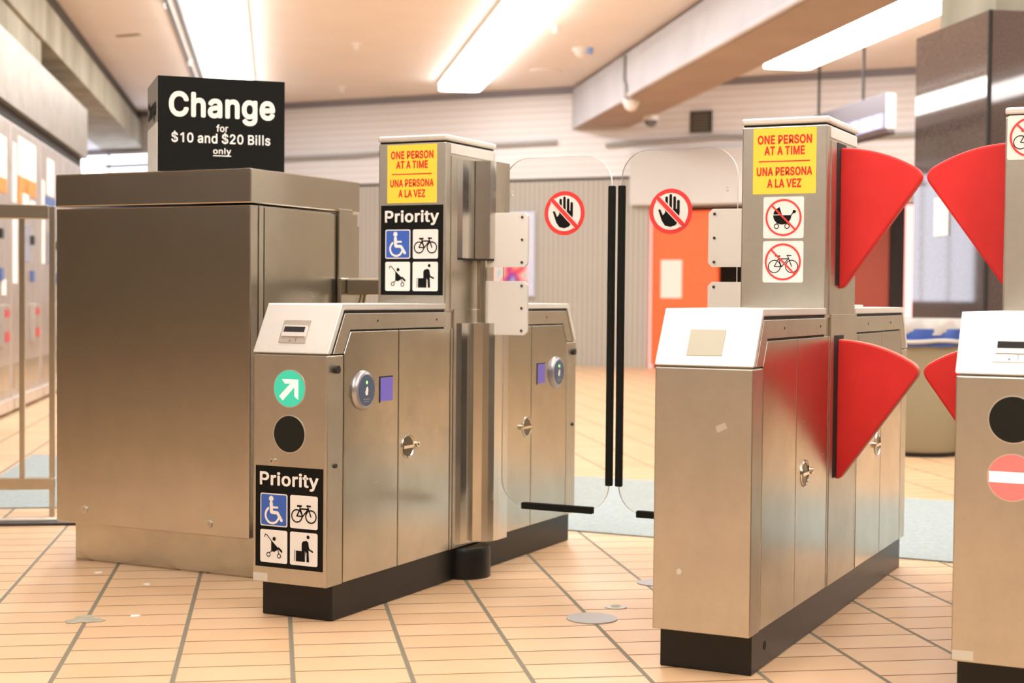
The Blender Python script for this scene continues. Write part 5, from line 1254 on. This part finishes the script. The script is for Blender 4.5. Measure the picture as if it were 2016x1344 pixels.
m.build('gum_spot', gB)
m = MB()
m.cyl((GW - .0074, .17, .06), (GW - .0064, .17, .06), .012, GAP, seg=14)
m.build('bolt_hole', gB)
for zp in (1.052, .438):
    slot_shade_plate(gB, GW + .0005, 1, zp + .02, zp + .475)
    flap(gB, GW, .915, zp, 1, FLAPEDGE if zp < 1 else None)
leaf(gB, -.5295, -.105, AY + 1.010 - BY, .262, 1.545, False, BX, BY)
MB().prism([(-.006, .86), (-.022, .90), (-.022, 1.12), (-.006, 1.14)], 1.155, 1.545, 2, CAPSTEEL).build('hinge_casing', gB, .002)
MB().prism([(-.004, .86), (-.030, .90), (-.030, 1.12), (-.004, 1.14)], .128, .86, 2, CAPSTEEL).build('hinge_casing', gB, .002)
MB().cyl((-.012, AY + 1.010 - BY, .85), (-.012, AY + 1.010 - BY, 1.16), .011, CHROME, seg=20).build('hinge_pole', gB, smooth=40)

# ================= gate C: right gate, cut by the frame
CX, CY, CL = -.6791, 3.9437, 1.96
gC, dC = make_gate('fare gate with a red lit bar light, cut by the right edge of the view', CX, CY, CL)
prohibition(gC, .005, 1.446, .131, pic_nobike, 'white sticker: bicycle crossed out in red')
lens(gC, .1405, .733, .0575, 'signal_lens', 'unlit black lens', art_dark)
lens(gC, .1405, .588, .0575, 'stop_light', 'red lit lens with white bar', art_stop)
ticket_slot(gC)
tape(gC, .003, .055, .118, .142, 'pale tape at the bottom corner')
MB().box(-.0015, .004, .826, 1.168, ZK + .003, 1.528, STEEL).build('middle_strip', gC, .001)
latch(dC[1], .540, .505, 1)
latch(dC[2], CL - .49, .511, -1)
for zp in (1.052, .438):
    slot_shade_plate(gC, -.0015, -1, zp + .02, zp + .475)
    flap(gC, -.002, .918, zp, -1, FLAPEDGE if zp < 1 else None)

# ---------------------------------------------------------------- floor fittings
tag(MB().cyl((-1.888, 4.456, 0), (-1.888, 4.456, .004), .082, plain('grey_plate', (.40, .38, .36), .45)).build('floor_cover', smooth=40), 'larger round grey cover plate in the tile floor between the glass leaves and camera', 'floor cover')
t = thing('floor_outlet', 'small round metal socket in the floor beside the larger grey cover plate', 'floor socket', (-1.89, 4.662, 0))
MB().cyl((0, 0, 0), (0, 0, .003), .037, plain('pale_ring', (.50, .47, .40), .4)).build('ring', t, smooth=40)
MB().cyl((0, 0, .003), (0, 0, .006), .016, CHROME).build('plug', t, smooth=40)
tag(MB().cyl((-1.93, 5.12, 0), (-1.93, 5.12, .004), .06, plain('grey_plate_far', (.36, .34, .34), .5)).build('floor_cover', smooth=40), 'round grey cover plate half hidden behind the front corner of the middle gate', 'floor cover')
m = MB()
pts = []
for k in range(18):
    a = 2 * pi * k / 18
    r = 1 + .25 * math.sin(3 * a + 1) + .12 * math.sin(7 * a)
    pts.append((-3.285 + .052 * r * math.cos(a), 3.675 + .055 * r * math.sin(a)))
tag(m.prism(pts, 0, .003, 2, noisy('cement', (.33, .30, .22), (.42, .38, .30), 30, .9)).build('cement_patch'), 'rough grey cement patch on a tile joint in front of the big cabinet', 'patch')

for (x, y, a), lab in zip(((-3.80, 4.325, .3), (-3.50, 4.233, 1.0), (-3.188, 3.80, 2.0)), ('white paper scrap on the floor just below the big cabinet plinth, left one', 'white paper scrap on the floor right of another below the big cabinet', 'white paper scrap lying beside the cement patch')):
    q = [(x + .012 * math.cos(a + k) * (1 + .5 * (k % 2)), y + .012 * math.sin(a + k) * (1 + .3 * (k % 3))) for k in (0, 1.1, 2.4, 3.5, 4.9)]
    tag(MB().prism(q, 0, .002, 2, PAPER).build('paper_scrap'), lab, 'litter', 'paper scraps on the tiles')
